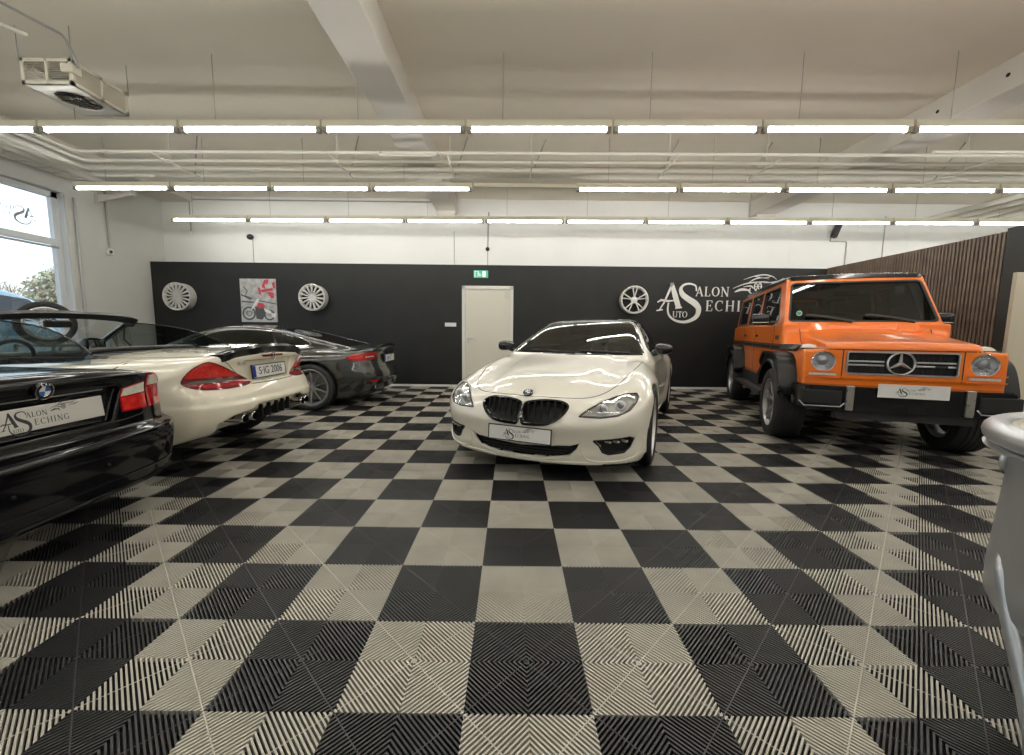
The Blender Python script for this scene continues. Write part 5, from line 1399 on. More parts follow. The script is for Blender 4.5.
    bm = BM(); box(bm, -.30, .30, -.055, .055, 0, .008, bev=.003); bmesh.ops.transform(bm, matrix=Tp, verts=bm.verts); p = obj('number_plate', bm, sil, root); plate_logo(p, Tp, lw=.35)
    h0, n0 = s.hit((0, -1, .872), (0, 1, 0)); roundel(root, plane_T(h0 + n0 * .003, (1, 0, 0), n0.cross(Vector((1, 0, 0)))), .041)
    bm = BM(); s.line([(x, .850) for x in np.linspace(-.33, .33, 14)], .02, 'front', bm, off=.008, th=.02); obj('boot_grip', bm, M['black_gloss'], root)
    bm = BM(); s.line([(x, .838) for x in np.linspace(-.30, .30, 14)], .004, 'front', bm, off=.010, th=.01); obj('grip_trim', bm, M['satin'], root)
    bm = BM()
    for zz, w_ in ((.338, .010), (.27, .014)): s.line([(x, zz) for x in np.linspace(-.82, .82, 33)], w_, 'front', bm, off=.006, th=.012)
    obj('bumper_moulding', bm, M['black_gloss'], root)
    bm = BM()
    for x in (-.62, -.22, .22, .62): h0, n0 = s.hit((x, -1, .44), (0, 1, 0)); lathe(bm, [(.001, -.004), (.009, -.004), (.011, .0), (.011, .004)], 'y', 16, center=tuple(h0))
    obj('parking_sensor', bm, W, root)
    for x in (-.36, .36):
        seat(root, x, 2.2, .36, M['leather_dark'], dirn=-1, hh=.46, hr=False)
        seat(root, x, 1.72, .36, M['leather_dark'], dirn=-1, hh=.40, hr=False)
    bm = BM(); box(bm, -.66, .66, 2.60, 2.95, .60, .93, bev=.05); obj('dashboard', bm, M['leather_dark'], root, smooth=40)
    bm = BM(); fr_ = smooth_poly([(-.74, 3.1, .90), (-.66, 2.8, 1.12), (-.58, 2.58, 1.27), (-.45, 2.52, 1.30), (0, 2.48, 1.31), (.45, 2.52, 1.30), (.58, 2.58, 1.27), (.66, 2.8, 1.12), (.74, 3.1, .90)], 4, closed=False)
    tube(bm, fr_, .024, 8); obj('windscreen_frame', bm, M['black_gloss'], root, smooth=60)
    steering(root, -.36, 2.5, .86, .35)
    for sg in (1, -1): mirror_pod(root, sg * .83, 2.72, .98, M['black_gloss'], sg, .2, .13, .13, glassdir=-1)
    for yw in (.98, 3.70):
        for sg in (1, -1): make_wheel(root, (sg * .745, yw, .32), .32, .24, .235, sg, 'double', 5, M['alloy_silver'])
    bm = BM(); box(bm, -.58, .58, .3, 4.2, .15, .42); obj('underbody', bm, M['black_matt'], root)
    split_islands(root, PAIRS); split_sides(root, {'door'})
    return root
# ------------------------------------------------------------------ the hall
XL, XR, YB, YW, YP, ZC = -7.6, 11.2, -4.6, 9.12, 8.72, 4.02
def struct(name, bm, mat, parent=None, smooth=False):
    o = obj(name, bm, mat, parent, smooth=smooth)
    if parent is None: o['kind'] = 'structure'
    return o
wallm = pbr('wall_white', (.74, .735, .70), .75, var=.03, scale=1.2, bump=.05, bscale=40)
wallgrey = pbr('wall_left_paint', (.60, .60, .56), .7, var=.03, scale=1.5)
ceilm = pbr('ceiling_paint', (.74, .68, .575), .8, var=.03, scale=.7)
beamm = pbr('beam_paint', (.64, .61, .55), .7)
blackwall = pbr('black_wall_paint', (.014, .0145, .014), .5, spec=.3, var=.12, scale=2.5)
# floor base (dark underlay between the ribs) and ribbed tiles
light_t = pbr('tile_light', (.50, .475, .405), .5, var=.10, scale=5)
dark_t = pbr('tile_dark', (.026, .0255, .027), .42, var=.10, scale=5)
under = pbr('tile_underlay', (.008, .008, .008), .9)
def make_floor():
    Tt = .4; x0, y0 = -.137 - 19 * Tt + .0, 1.13 - 6 * Tt
    nR = 11; per = .2 / nR; w = per * .44; hgt = .0165
    # one tile quadrant: ribs follow |u|+|v| = c ; local quadrant u,v in 0..0.2
    V, Fq = [], []
    def quad(a, b, c, d):
        n = len(V); V.extend([a, b, c, d]); Fq.append((n, n + 1, n + 2, n + 3))
    H = .2
    def seg(c):   # end points of the line u+v=c inside the quadrant
        if c <= H: return (c, 0.), (0., c)
        return (H, c - H), (c - H, H)
    K = 2 * nR
    for k in range(K):
        c0 = (k + .25) * per; c1 = c0 + w
        a0, a1 = seg(c0); b0, b1 = seg(min(c1, 2 * H - 1e-4))
        top = [(a0[0], a0[1], 0), (b0[0], b0[1], 0), (b1[0], b1[1], 0), (a1[0], a1[1], 0)]
        quad(*top)
        quad((a1[0], a1[1], 0), (a1[0], a1[1], -hgt), (a0[0], a0[1], -hgt), (a0[0], a0[1], 0))
        quad((b0[0], b0[1], 0), (b0[0], b0[1], -hgt), (b1[0], b1[1], -hgt), (b1[0], b1[1], 0))
    # cross bar on the diagonal
    d = .0014
    quad((d, -d, .0003), (H, H - 2 * d, .0003), (H - 2 * d, H, .0003), (-d, d, .0003))
    V = np.array(V, np.float32); Fq = np.array(Fq)
    Vs, Fs = [], []
    n = 0
    for sx, sy in ((1, 1), (-1, 1), (-1, -1), (1, -1)):
        v = V * np.array([sx, sy, 1], np.float32); f = Fq if sx * sy > 0 else Fq[:, ::-1]
        Vs.append(v); Fs.append(f + n); n += len(v)
    V = np.concatenate(Vs); Fq = np.concatenate(Fs)
    nx, ny = 47, 25
    allV, allF, mi = [], [], []
    n = 0
    for i in range(nx):
        for j in range(ny):
            cx, cy = x0 + (i + .5) * Tt, y0 + (j + .5) * Tt
            if cx - .2 < XL - .01 or cx + .2 > XR: continue
            allV.append(V + np.array([cx, cy, 0], np.float32)); allF.append(Fq + n); n += len(V)
            mi.append(np.full(len(Fq), (i - 19 + j - 6) % 2))
    P = np.concatenate(allV); Q = np.concatenate(allF); m = np.concatenate(mi)
    me = np_mesh('floor', P, Q, [dark_t, light_t], None, m)
    me.shade_flat()
    o = link_mesh('floor', me); o['kind'] = 'structure'
    bm = BM(); box(bm, XL - .1, XR + .1, YB - .1, YW + .1, -.10, -.0165); u = obj('floor_underlay', bm, under, o)
    bm = BM(); box(bm, XL, XR, YB, y0, -.0165, 0.0); obj('floor_screed', bm, dark_t, o)
    return o
make_floor()
# ceiling
bm = BM(); box(bm, XL - .3, XR + .3, YB - .3, YW + .3, ZC, ZC + .2); struct('ceiling', bm, ceilm)
bm = BM()
for y in np.arange(-3.0, 9, 1.2): box(bm, XL, XR, y - .004, y + .004, ZC - .0015, ZC + .01)
# left wall with three windows
WY = [(4.25, 7.17), (.9, 3.85), (-2.45, .5)]; WZ0, WZ1 = .55, 3.43
bm = BM(); ys = [YW + .2] + [v for w in WY for v in (w[1], w[0])] + [YB - .2]
for a, b in zip(ys[0::2], ys[1::2]): box(bm, XL - .28, XL, b, a, 0, ZC)
for a, b in WY: box(bm, XL - .28, XL, a, b, 0, WZ0); box(bm, XL - .28, XL, a, b, WZ1, ZC)
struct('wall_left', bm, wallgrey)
framem = pbr('window_frame_white', (.72, .74, .75), .35)
for k, (a, b) in enumerate(WY):
    w = empty('window_%d' % (k + 1), (XL - .16, (a + b) / 2, WZ0)); w['kind'] = 'structure'
    ox, oy, oz = w.location
    bm = BM(); L = lambda x0, x1, y0, y1, z0, z1: box(bm, x0 - ox, x1 - ox, y0 - oy, y1 - oy, z0 - oz, z1 - oz)
    X0, X1 = XL - .20, XL - .12
    L(X0, X1, a, a + .10, WZ0, WZ1); L(X0, X1, b - .10, b, WZ0, WZ1); L(X0, X1, a, b, WZ0, WZ0 + .1); L(X0, X1, a, b, WZ1 - .09, WZ1)
    L(X0 + .01, X1 + .015, a, b, 2.56, 2.66)
    L(X0, X1, (a + b) / 2 - .05, (a + b) / 2 + .05, WZ0, 2.56)
    obj('window_frame', bm, framem, w)
    bm = BM(); L(XL - .165, XL - .160, a + .1, b - .1, 2.66, WZ1 - .09); L(XL - .165, XL - .160, a + .1, b - .1, WZ0 + .1, 2.56); obj('pane', bm, glass('window_glass', (.95, .97, .98), .0), w)
    bm = BM(); L(XL - .118, XL + .10, a, b, WZ0 - .03, WZ0); obj('window_sill', bm, framem, w)
    bm = BM(); L(XL - .10, XL - .07, a + .1, b - .1, 2.50, 2.53); obj('blind_rail', bm, pbr('rail_grey', (.35, .35, .35), .4), w)
    if k == 0:
        bm = BM(); L(XL - .12, XL - .02, b - .002, b + .0, WZ0, WZ1)
        obj('reveal_lining', bm, framem, w)
        # mirrored sign lettering on the upper pane, read from the street
        s_ = .90 / 512
        T = plane_T((XL - .1585 - ox, 6.86 - oy, 2.80 - oz), (0, -1, 0), (0, 0, 1))
        bm = BM(); polys_mesh(bm, [[((p[0] - 220) * s_, (p[1] + 282) * s_) for p in q] for q in LOGO], T, .001); obj('window_lettering', bm, pbr('film_grey', (.42, .42, .42), .6), w)
# back, right and front walls
bm = BM(); box(bm, XL, XR, YW, YW + .2, 0, ZC)
for x in (-1.40, -.95, 6.05, 3.3, -4.2, 8.6): box(bm, x - .006, x + .006, YW - .004, YW, 2.5, ZC)
box(bm, XL, XR, YW - .006, YW, 3.62, 3.66)
struct('wall_back', bm, wallm)
bm = BM(); box(bm, XR, XR + .2, YB, YW + .2, 0, ZC); struct('wall_right', bm, wallm)
bm = BM(); box(bm, XL, XR, YB - .2, YB, 0, ZC); struct('wall_front', bm, pbr('front_wall_grey', (.45, .44, .42), .7))
# beams
for i, (xa, xb, lab) in enumerate(((-1.62, -1.20, 0), (5.08, 5.52, 1))):
    bm = BM(); box(bm, xa, xb, YB, YW, 3.70, ZC, bev=.012)
    b = obj('ceiling_beam', bm, beamm); b['kind'] = 'structure'
    bm = BM(); box(bm, xa + .02, xb - .02, YW - .28, YW, 3.58, 3.70, bev=.008); obj('beam_bracket', bm, beamm, b)
    bm = BM()
    for y in (.9, 4.5, 5.2): lathe(bm, [(.001, 0), (.022, 0), (.022, .004)], 'x', 14, center=(xa - .003, y, 3.86)) if 0 else lathe(bm, [(.001, -.003), (.02, -.003), (.02, .004)], 'x', 14, center=(xa, y, 3.86))
    obj('beam_hole', bm, M['black_matt'], b)
# steel angle beside the right beam
bm = BM(); box(bm, 5.60, 5.68, YB, YW, 3.78, 3.84); tag(obj('trim_1', bm, pbr('angle_brown', (.20, .17, .13), .6)), kind='structure')
# black partition in front of the back wall
bm = BM(); PX = 6.62
box(bm, XL + .01, -1.065, YP, YP + .12, 0, 2.575); box(bm, .02, PX + .1, YP, YP + .12, 0, 2.575); box(bm, -1.065, .02, YP, YP + .12, 2.14, 2.575)
struct('wall_display', bm, blackwall)
bm = BM(); box(bm, XL + .01, -1.07, YP - .012, YP - .0005, 0, .045); struct('baseboard_left', bm, pbr('skirting_white', (.74, .74, .72), .4))
bm = BM(); box(bm, .03, PX, YP - .012, YP - .0005, 0, .045); struct('baseboard_right', bm, pbr('skirting_white2', (.74, .74, .72), .4))
# door
d = empty('door_1', (-.52, YP, 0)); d['kind'] = 'structure'
dm = pbr('door_cream', (.66, .635, .53), .45)
bm = BM(); box(bm, -.50, .50, .01, .05, .01, 2.085, bev=.004); obj('door_leaf', bm, dm, d)
bm = BM(); box(bm, -.545, -.48, -.015, .06, 0, 2.14, bev=.003); box(bm, .48, .54, -.015, .06, 0, 2.14, bev=.003); box(bm, -.545, .54, -.015, .06, 2.08, 2.145, bev=.003); obj('door_frame', bm, pbr('door_frame_white', (.72, .71, .66), .4), d)
bm = BM(); box(bm, -.445, -.41, -.004, .012, .96, 1.12, bev=.003); tube(bm, [(-.43, .0, 1.05), (-.43, -.05, 1.05), (-.30, -.05, 1.05)], .010, 8); hd_ = obj('door_handle', bm, M['satin'], d, smooth=40)
bm = BM(); lathe(bm, [(.001, -.012), (.016, -.012), (.016, .01)], 'y', 16, center=(-.43, 0, .95)); obj('door_lock', bm, M['satin'], d)
bm = BM(); box(bm, .36, .46, -.03, .012, 1.90, 2.06, bev=.006); obj('door_closer', bm, pbr('closer', (.6, .58, .5), .4), d)
# slatted wall on the right
wood = pbr('slat_brown', (.16, .115, .085), .5, var=.2, scale=6)
bm = BM()
for y in np.arange(5.62, 8.70, .052): box(bm, PX - .022, PX + .002, y, y + .031, .0, 2.585, mi=0)
box(bm, PX, PX + .10, 5.60, 8.72, 0, 2.585, mi=1)
struct('wall_slatted', bm, [wood, M['black_matt']])
bm = BM(); box(bm, PX - .03, XR, 5.20, 5.60, 0, 2.62); struct('wall_side_screen', bm, pbr('screen_black', (.03, .03, .027), .6))

# ---- tube lights
tube_e = emis('fluorescent_tube', (1., .982, .94), 40.)
trunk = pbr('trunking_cream', (.70, .66, .52), .5)
endc = pbr('tube_socket_grey', (.35, .33, .28), .5)
def make_light():
    t = empty('tube_light', (0, 0, 0)); P = 1.50
    bm = BM(); prism(bm, [(-.032, .085), (.032, .085), (.034, .018), (-.034, .018)], 0, P, 'yz'); obj('housing', bm, trunk, t)
    bm = BM(); tube(bm, [(.05, 0, -.006), (P - .05, 0, -.004)], .016, 12); obj('fluorescent_tube', bm, tube_e, t, smooth=40)
    for x in (.026, P - .026):
        bm = BM(); box(bm, x - .024, x + .024, -.030, .030, -.034, .016, bev=.006); obj('tube_socket', bm, endc, t)
    return t
proto = make_light(); used = False
ROWS = [(4.50, 3.275, [-6.58 + 1.522 * k for k in range(12)], 'front row of tube lights under the ceiling', 'tube light in the nearest ceiling row'),
        (6.33, 3.295, [-6.70 + 1.527 * k for k in range(12) if k != 4], 'middle row of tube lights under the ceiling', 'tube light in the middle ceiling row'),
        (8.02, 3.28, [-6.62 + 1.522 * k for k in range(12)], 'rear row of tube lights under the ceiling', 'tube light in the rear ceiling row'),
        (2.60, 3.28, [-6.58 + 1.522 * k for k in range(12)], 'tube lights above the camera', 'tube light above the camera position'),
        (.75, 3.28, [-6.58 + 1.522 * k for k in range(12)], 'tube lights behind the camera', 'tube light behind the camera position'),
        (-2.2, 3.28, [-6.58 + 1.522 * k for k in range(12)], 'tube lights at the hall entrance', 'tube light at the hall entrance')]
HANGM = pbr('wire_grey', (.35, .34, .31), .5)
yaw = -math.radians(1.3)
ordn = ['first', 'second', 'third', 'fourth', 'fifth', 'sixth', 'seventh', 'eighth', 'ninth', 'tenth', 'eleventh', 'twelfth']
for ri, (y, z, xs, grp, lab) in enumerate(ROWS):
    for k, x in enumerate(xs):
        if ri == 0 and x > 9.4: continue
        L = proto if not used else copy_tree(proto); used = True
        L.location = (x, y - math.sin(-yaw) * x * -1 * -1 if 0 else y + math.tan(yaw) * x, z); L.rotation_euler = (0, 0, yaw)
        tag(L, '%s, %s from the left window wall' % (lab, ordn[min(k, 11)]), 'ceiling light', grp)
    # suspension wires of the row
    if ri < 4:
        for x in np.arange(-6.2, 10, 1.52 * 1):
            if ri == 1 and -.7 < x < .8: continue
            yy = y + math.tan(yaw) * x
            bm = BM(); tube(bm, [(0, 0, 0), (0, 0, ZC - z - .07)], .0035, 5); w = obj('suspension_wire', bm, HANGM); w.location = (x, yy, z + .07)
            tag(w, 'thin wire hanging one of the %s' % ('nearest row lights' if ri == 0 else 'middle row lights' if ri == 1 else 'rear row lights' if ri == 2 else 'lights above the camera'), 'wire', 'suspension wires of the %s light row' % ('nearest', 'middle', 'rear', 'overhead')[ri])
# rail that joins the middle row across its gap
bm = BM(); box(bm, -.59, .93, 6.30, 6.36, 3.318, 3.37); tag(obj('light_rail', bm, trunk), 'bare cream light rail bridging the gap in the middle tube row', 'light rail')

# ---- pipes under the ceiling
pipem = pbr('pipe_paint', (.66, .64, .56), .45)
def pipe(name, pts, r, label, mat=None, cat='pipe', group=None):
    bm = BM(); P = [Vector(p) for p in pts]; q = [P[0]]
    for i in range(1, len(P) - 1):
        a = (P[i - 1] - P[i]).normalized(); b = (P[i + 1] - P[i]).normalized(); rr = min(.10, max(.03, r * 3))
        A, B = P[i] + a * rr, P[i] + b * rr
        for t in np.linspace(0, 1, 5): q.append(A * (1 - t) ** 2 + P[i] * 2 * t * (1 - t) + B * t * t)
    q.append(P[-1]); tube(bm, q, r, 12); o = obj(name, bm, mat or pipem, smooth=60); tag(o, label, cat, group); return o
zz = 3.60
pipe('ceiling_pipe', [(-6.05, -4.4, zz), (-6.05, 5.93, zz), (10.9, 5.70, zz)], .022, 'thin cream pipe crossing the ceiling, nearest of the four parallel pipes')
pipe('ceiling_pipe', [(-6.25, -4.4, zz), (-6.25, 6.22, zz), (10.9, 5.98, zz)], .026, 'cream pipe crossing the ceiling, second nearest of the four')
pipe('ceiling_pipe', [(-6.50, -4.4, zz), (-6.50, 6.50, zz), (10.9, 6.26, zz)], .045, 'thick cream pipe crossing the ceiling behind the two thin ones')
pipe('ceiling_pipe', [(-6.78, -4.4, zz + .05), (-6.78, 6.86, zz + .05), (10.9, 6.62, zz + .05)], .055, 'thickest ceiling pipe, farthest back of the four')
pipe('ceiling_pipe', [(10.9, 5.2, 3.45), (5.2, 5.32, 3.45)], .02, 'short thin pipe running right from the right beam')
# pipe hangers
for k, (x, y) in enumerate([(-4.9, 6.1), (-2.5, 6.05), (.25, 6.1), (2.2, 6.05), (3.6, 6.1), (6.4, 6.05), (-.9, 6.05)]):
    t = empty('pipe_hanger', (x, y, 3.55)); bm = BM(); box(bm, -.010, .010, -.34, .55, -.025, -.01); box(bm, -.004, .004, -.004, .004, -.01, ZC - 3.55); obj('hanger_rail', bm, pipem, t)
    bm = BM(); tube(bm, [(0, .45, -.02), (.22, .25, ZC - 3.56)], .010, 6); obj('hanger_brace', bm, HANGM, t)
    tag(t, 'small angled bracket carrying the four ceiling pipes', 'bracket', 'pipe hangers')
# four pipes on the far right
for k, x in enumerate((8.45, 8.85, 9.25, 9.65)):
    pipe('service_pipe', [(x, 8.75, 3.56), (x + .1, 7.05, 3.56)], .05, ('leftmost', 'second from left', 'third from left', 'rightmost')[k] + ' of the four parallel pipes at the far right ceiling')
# conduit loop round the left beam
pipe('conduit', [(-2.0, 5.92, 3.60), (-1.80, 5.80, 3.58), (-1.80, 5.70, 3.50), (-1.05, 5.70, 3.50), (-1.05, 5.85, 3.6)], .018, 'thin white conduit stepping under the left beam')
# wall conduits and small devices
grey = pbr('conduit_grey', (.36, .36, .34), .5)
pipe('conduit', [(-7.2, YW - .012, 3.95), (-1.75, YW - .012, 3.95)], .014, 'grey conduit along the top of the back wall left of the left beam', grey)
pipe('conduit', [(-6.98, YW - .012, 3.95), (-6.98, YW - .012, 3.28)], .012, 'grey vertical conduit near the left rear corner', grey)
bm = BM(); box(bm, -.04, .04, -.05, 0, -.05, .05, bev=.012); o = obj('wall_socket', bm, M['plate']); o.location = (-6.98, YW - .002, 3.23); tag(o, 'small white box at the lower end of the corner conduit', 'socket')
pipe('conduit', [(-5.66, YW - .007, 2.6), (-5.66, YW - .007, 3.12)], .008, 'thin cable rising from the black wall to the dark round device', grey)
bm = BM(); bmesh.ops.create_uvsphere(bm, u_segments=18, v_segments=12, radius=.075)
for v in bm.verts: v.co.z *= .8; v.co.y *= .7
o = obj('wall_device', bm, M['black_plastic'], smooth=60); o.location = (-5.68, YW - .06, 3.17); tag(o, 'small dark round device on the white back wall above the poster', 'device')
pipe('conduit', [(-1.28, YW - .007, 2.6), (-1.28, YW - .007, 3.35)], .008, 'thin dark vertical line on the back wall above the door, left', grey)
pipe('conduit', [(-.53, YW - .012, 3.75), (-.55, YW - .012, 3.02)], .016, 'thick grey drop conduit above the exit sign', grey)
pipe('conduit', [(-.55, YW - .012, 2.6), (-.55, YW - .012, 2.93)], .008, 'thin cable below the drop conduit', grey)
bm = BM(); bmesh.ops.create_uvsphere(bm, u_segments=14, v_segments=10, radius=.045); o = obj('cable_gland', bm, M['black_plastic'], smooth=60); o.location = (-.55, YW - .05, 2.97); tag(o, 'small black knob at the end of the drop conduit above the door', 'device')
pipe('conduit', [(7.02, YW - .012, 3.60), (6.88, YW - .012, 3.22), (7.25, YW - .012, 3.22), (7.25, YW - .012, 2.6)], .014, 'bent grey conduit on the white wall above the slatted wall', grey)
bm = BM(); box(bm, -.05, .05, -.10, 0, -.14, .14, bev=.01, mat=Matrix.Rotation(.35, 4, 'Y')); o = obj('wall_bracket', bm, M['black_plastic']); o.location = (6.95, YW - .03, 3.42); tag(o, 'narrow dark bracket tilted on the wall above the slats', 'bracket')
pipe('conduit', [(8.05, YW - .012, 2.6), (8.05, YW - .012, 3.75)], .010, 'thin vertical conduit on the white wall at the far right', grey)
pipe('conduit', [(XL + .023, 7.30, 3.4), (XL + .023, 7.30, .02)], .022, 'pale down pipe beside the window reveal', pbr('pipe_pale', (.48, .48, .46), .5))
pipe('conduit', [(XL + .03, 7.85, 3.9), (XL + .03, 7.85, 2.68)], .016, 'grey conduit on the left wall ending in a socket', grey)
bm = BM(); box(bm, 0, .05, -.06, .06, -.06, .06, bev=.012); o = obj('wall_socket', bm, M['plate']); o.location = (XL + .001, 7.85, 2.60)
bm = BM(); lathe(bm, [(.001, .004), (.03, .004), (.03, -.004)], 'x', 18, center=(.05, 0, 0)); obj('socket_cover', bm, M['black_plastic'], o); tag(o, 'white square socket with dark centre on the left wall', 'socket')
# cable tray along the left wall
bm = BM()
for x in (-7.35, -7.05): box(bm, x - .01, x + .01, YB + .1, 7.9, 3.62, 3.70)
for y in np.arange(-4.2, 7.9, .25): box(bm, -7.35, -7.05, y - .012, y + .012, 3.62, 3.635)
tag(obj('cable_tray', bm, beamm), 'slotted grey cable tray under the ceiling along the window wall', 'cable tray')
for k, y in enumerate((5.55, 7.75, 3.0)):
    bm = BM(); prism(bm, [(XL + .002, 3.46), (XL + .002, 3.60), (-6.95, 3.60)], y - .02, y + .02, 'xz'); box(bm, XL + .001, XL + .02, y - .07, y + .07, 3.42, 3.60); tag(obj('tray_bracket', bm, beamm), 'triangular bracket under the cable tray, %s' % ('above the window', 'near the rear corner', 'toward the entrance')[k], 'bracket')
# window wall ceiling edge strips
bm = BM(); box(bm, XL, -6.9, YB, YW, 3.90, ZC); struct('trim_3', bm, beamm)

# ---- unit heater
h = empty('fan_heater', (-4.50, 4.49, 3.50)); tag(h, 'beige louvred fan heater hanging from the ceiling at upper left', 'heater')
hm = pbr('heater_beige', (.62, .58, .47), .45); W2, D2, H2 = .245, .29, .235
bm = BM()
for a in ((-W2, -W2 + .02, -D2, D2), (W2 - .02, W2, -D2, D2), (-W2, W2, -D2, -D2 + .02), (-W2, W2, D2 - .02, D2)):
    box(bm, a[0], a[1], a[2], a[3], 0, .035); box(bm, a[0], a[1], a[2], a[3], H2 - .03, H2)
for x in (-W2, W2 - .03): 
    for y in (-D2, D2 - .03): box(bm, x, x + .03, y, y + .03, 0, H2)
box(bm, -W2 + .01, W2 - .01, -D2 + .01, D2 - .01, H2 - .02, H2)
box(bm, -.012, .012, -D2, -D2 + .02, 0, H2); box(bm, W2 - .02, W2, -.012, .012, 0, H2); box(bm, -.012, .012, D2 - .02, D2, 0, H2); box(bm, -W2, -W2 + .02, -.012, .012, 0, H2)
obj('casing', bm, hm, h)
bm = BM()
for z in np.linspace(.05, .19, 8):
    for sx, sy, ln_, ax in ((0, -D2 + .012, W2 - .03, 'x'), (0, D2 - .012, W2 - .03, 'x'), (W2 - .012, 0, D2 - .03, 'y'), (-W2 + .012, 0, D2 - .03, 'y')):
        Tm = Matrix.Translation((sx, sy, z)) @ Matrix.Rotation(.6 * (1 if (sy < 0 or sx < 0) else -1), 4, 'X' if ax == 'x' else 'Y')
        if ax == 'x': box(bm, -ln_, ln_, -.012, .012, -.0015, .0015, mat=Tm)
        else: box(bm, -.012, .012, -ln_, ln_, -.0015, .0015, mat=Matrix.Translation((sx, sy, z)) @ Matrix.Rotation(.6 * (-1 if sx > 0 else 1), 4, 'Y'))
obj('louvre', bm, hm, h)
bm = BM(); pl = arc(0, 0, .185, 0, 360, 32)[:-1]
o_ = [(-W2, -D2), (W2, -D2), (W2, D2), (-W2, D2)]
for i in range(32):
    a, b = pl[i], pl[(i + 1) % 32]
    def e(p):
        k = max(abs(p[0]) / W2, abs(p[1]) / D2); return (p[0] / k, p[1] / k)
    A, B = e(a), e(b); vs = [bm.verts.new((*q, z)) for z in (0,) for q in (a, b, B, A)]; bm.faces.new(vs)
lathe(bm, [(.185, 0), (.185, .06), (.178, .06), (.178, -.004), (.185, -.004)], 'z', 32)
obj('bottom_plate', bm, pbr('heater_light', (.76, .74, .66), .4), h)
bm = BM(); lathe(bm, [(.001, .05), (.04, .05), (.045, .09), (.001, .09)], 'z', 20)
for k in range(4):
    a = k * PI / 2 + .4; Tm = Matrix.Rotation(a, 4, 'Z') @ Matrix.Translation((.10, 0, .07)) @ Matrix.Rotation(.5, 4, 'X'); box(bm, -.065, .07, -.05, .05, -.002, .002, mat=Tm)
obj('fan', bm, M['black_plastic'], h)
bm = BM()
for r in (.05, .09, .13, .17): tube(bm, [(r * math.cos(a), r * math.sin(a), .012) for a in np.linspace(0, 2 * PI, 25)[:-1]], .0025, 5, closed=True)
for k in range(4): a = k * PI / 4; tube(bm, [(-.19 * math.cos(a), -.19 * math.sin(a), .006), (.19 * math.cos(a), .19 * math.sin(a), .006)], .004, 5)
obj('fan_guard', bm, M['black_plastic'], h)
bm = BM(); box(bm, -.10, .01, -.05, .05, -.04, .04, bev=.01, mat=Matrix.Translation((W2 + .02, -D2 + .02, .14))); obj('junction_box', bm, hm, h)
bm = BM()
for x in (-W2 - .01, W2 + .01):
    for y in (-D2, D2): tube(bm, [(x, y, .20), (x, y, ZC - 3.50)], .004, 5)
obj('hanging_rod', bm, HANGM, h)
pipe('heater_cable', [(-6.2, 3.55, 3.92), (-4.75, 3.62, 3.92), (-4.40, 3.75, 3.92), (-4.24, 4.15, 3.90), (-4.20, 4.22, 3.66)], .012, 'grey cable looping over the fan heater', grey, 'cable')
pipe('heater_pipe', [(-7.5, 3.62, 3.82), (-4.65, 3.70, 3.82), (-4.42, 4.0, 3.80)], .018, 'cream pipe leading to the fan heater from the left', None)

# ---- things on the black wall
def wall_rim(x, z, R, style, n, mat, label, name='alloy_wheel_rim', dep=.22, inner=None, face=None):
    t = make_wheel(None, (x, YP - dep / 2, z), R + .06, dep, R, 1, style, n, mat, name=name)
    for ch in list(t.children):
        if ch.name.split('.')[0] in ('tyre', 'brake_disc'): bpy.data.objects.remove(ch)
    t.rotation_euler = (0, 0, -PI / 2)
    bm = BM(); lathe(bm, [(.001, dep * .2), (R * .86, dep * .2), (R * .86, dep * .1), (.001, dep * .1)], 'x', 32); obj('gap_shade_disc', bm, M['black_matt'], t)  # added black disc behind the spokes, standing in for shade in the gaps
    tag(t, label, 'wheel rim'); return t
rimm = pbr('rim_silver_paint', (.70, .69, .65), .4, .3)
rm1 = wall_rim(-6.93, 1.845, .275, 'fan', 17, rimm, 'silver many-spoke rim at the far left of the black wall')
rm2 = wall_rim(-4.14, 1.855, .262, 'fan', 15, rimm, 'silver many-spoke rim on the black wall right of the poster')
rm3 = wall_rim(2.53, 1.875, .275, 'vpair', 5, rimm, 'silver five-double-spoke rim on the black wall left of the logo', dep=.20)
# sign
bm = BM(); s_ = 1 / 188.; T = plane_T((3.045, YP - .0005, 1.425), (1, 0, 0), (0, 0, 1))
bm.free(); sg_ = empty('wall_sign', (3.045, YP - .0005, 1.425)); tag(sg_, 'white AS Auto Salon Eching lettering with swept car outline on black wall', 'sign'); sm_ = pbr('sign_white', (.74, .73, .70), .5)
for nm_, pl_ in LOGO_PARTS.items():
    bm = BM(); polys_mesh(bm, [[((p[0] - 220) * s_, (p[1] + 282) * s_) for p in q] for q in pl_], plane_T((0, 0, 0), (1, 0, 0), (0, 0, 1)), .012); obj(nm_, bm, sm_, sg_)
# exit sign
es_ = empty('exit_sign', (-.665, YP - .02, 2.385)); tag(es_, 'small green and white exit sign above the cream door', 'sign')
bm = BM(); box(bm, -.15, .15, -.012, .019, -.075, .075, bev=.006); obj('sign_panel', bm, pbr('exit_green', (.05, .40, .27), .4, emit=(.1, .5, .35), es=.3), es_)
bm = BM(); T = plane_T((0, -.013, 0), (1, 0, 0), (0, 0, 1))
wq = []
wq += [[(-.13, -.06), (-.13, .06), (-.115, .06), (-.115, -.06)], [(-.13, .06), (-.13, .05), (-.04, .05), (-.04, .06)]]
wq += [[(.03, -.06), (.03, .06), (.10, .06), (.10, -.06)]]
wq += rib([(-.07, .02), (-.045, -.01), (-.06, -.035), (-.08, -.05)], .014) + rib([(-.045, -.01), (-.02, -.03), (-.02, -.055)], .014) + rib([(-.07, .02), (-.03, .015), (-.01, .0)], .010) + [arc(-.055, .038, .011, 0, 330, 10)]
wq += rib([(-.01, -.02), (.02, -.02)], .012)
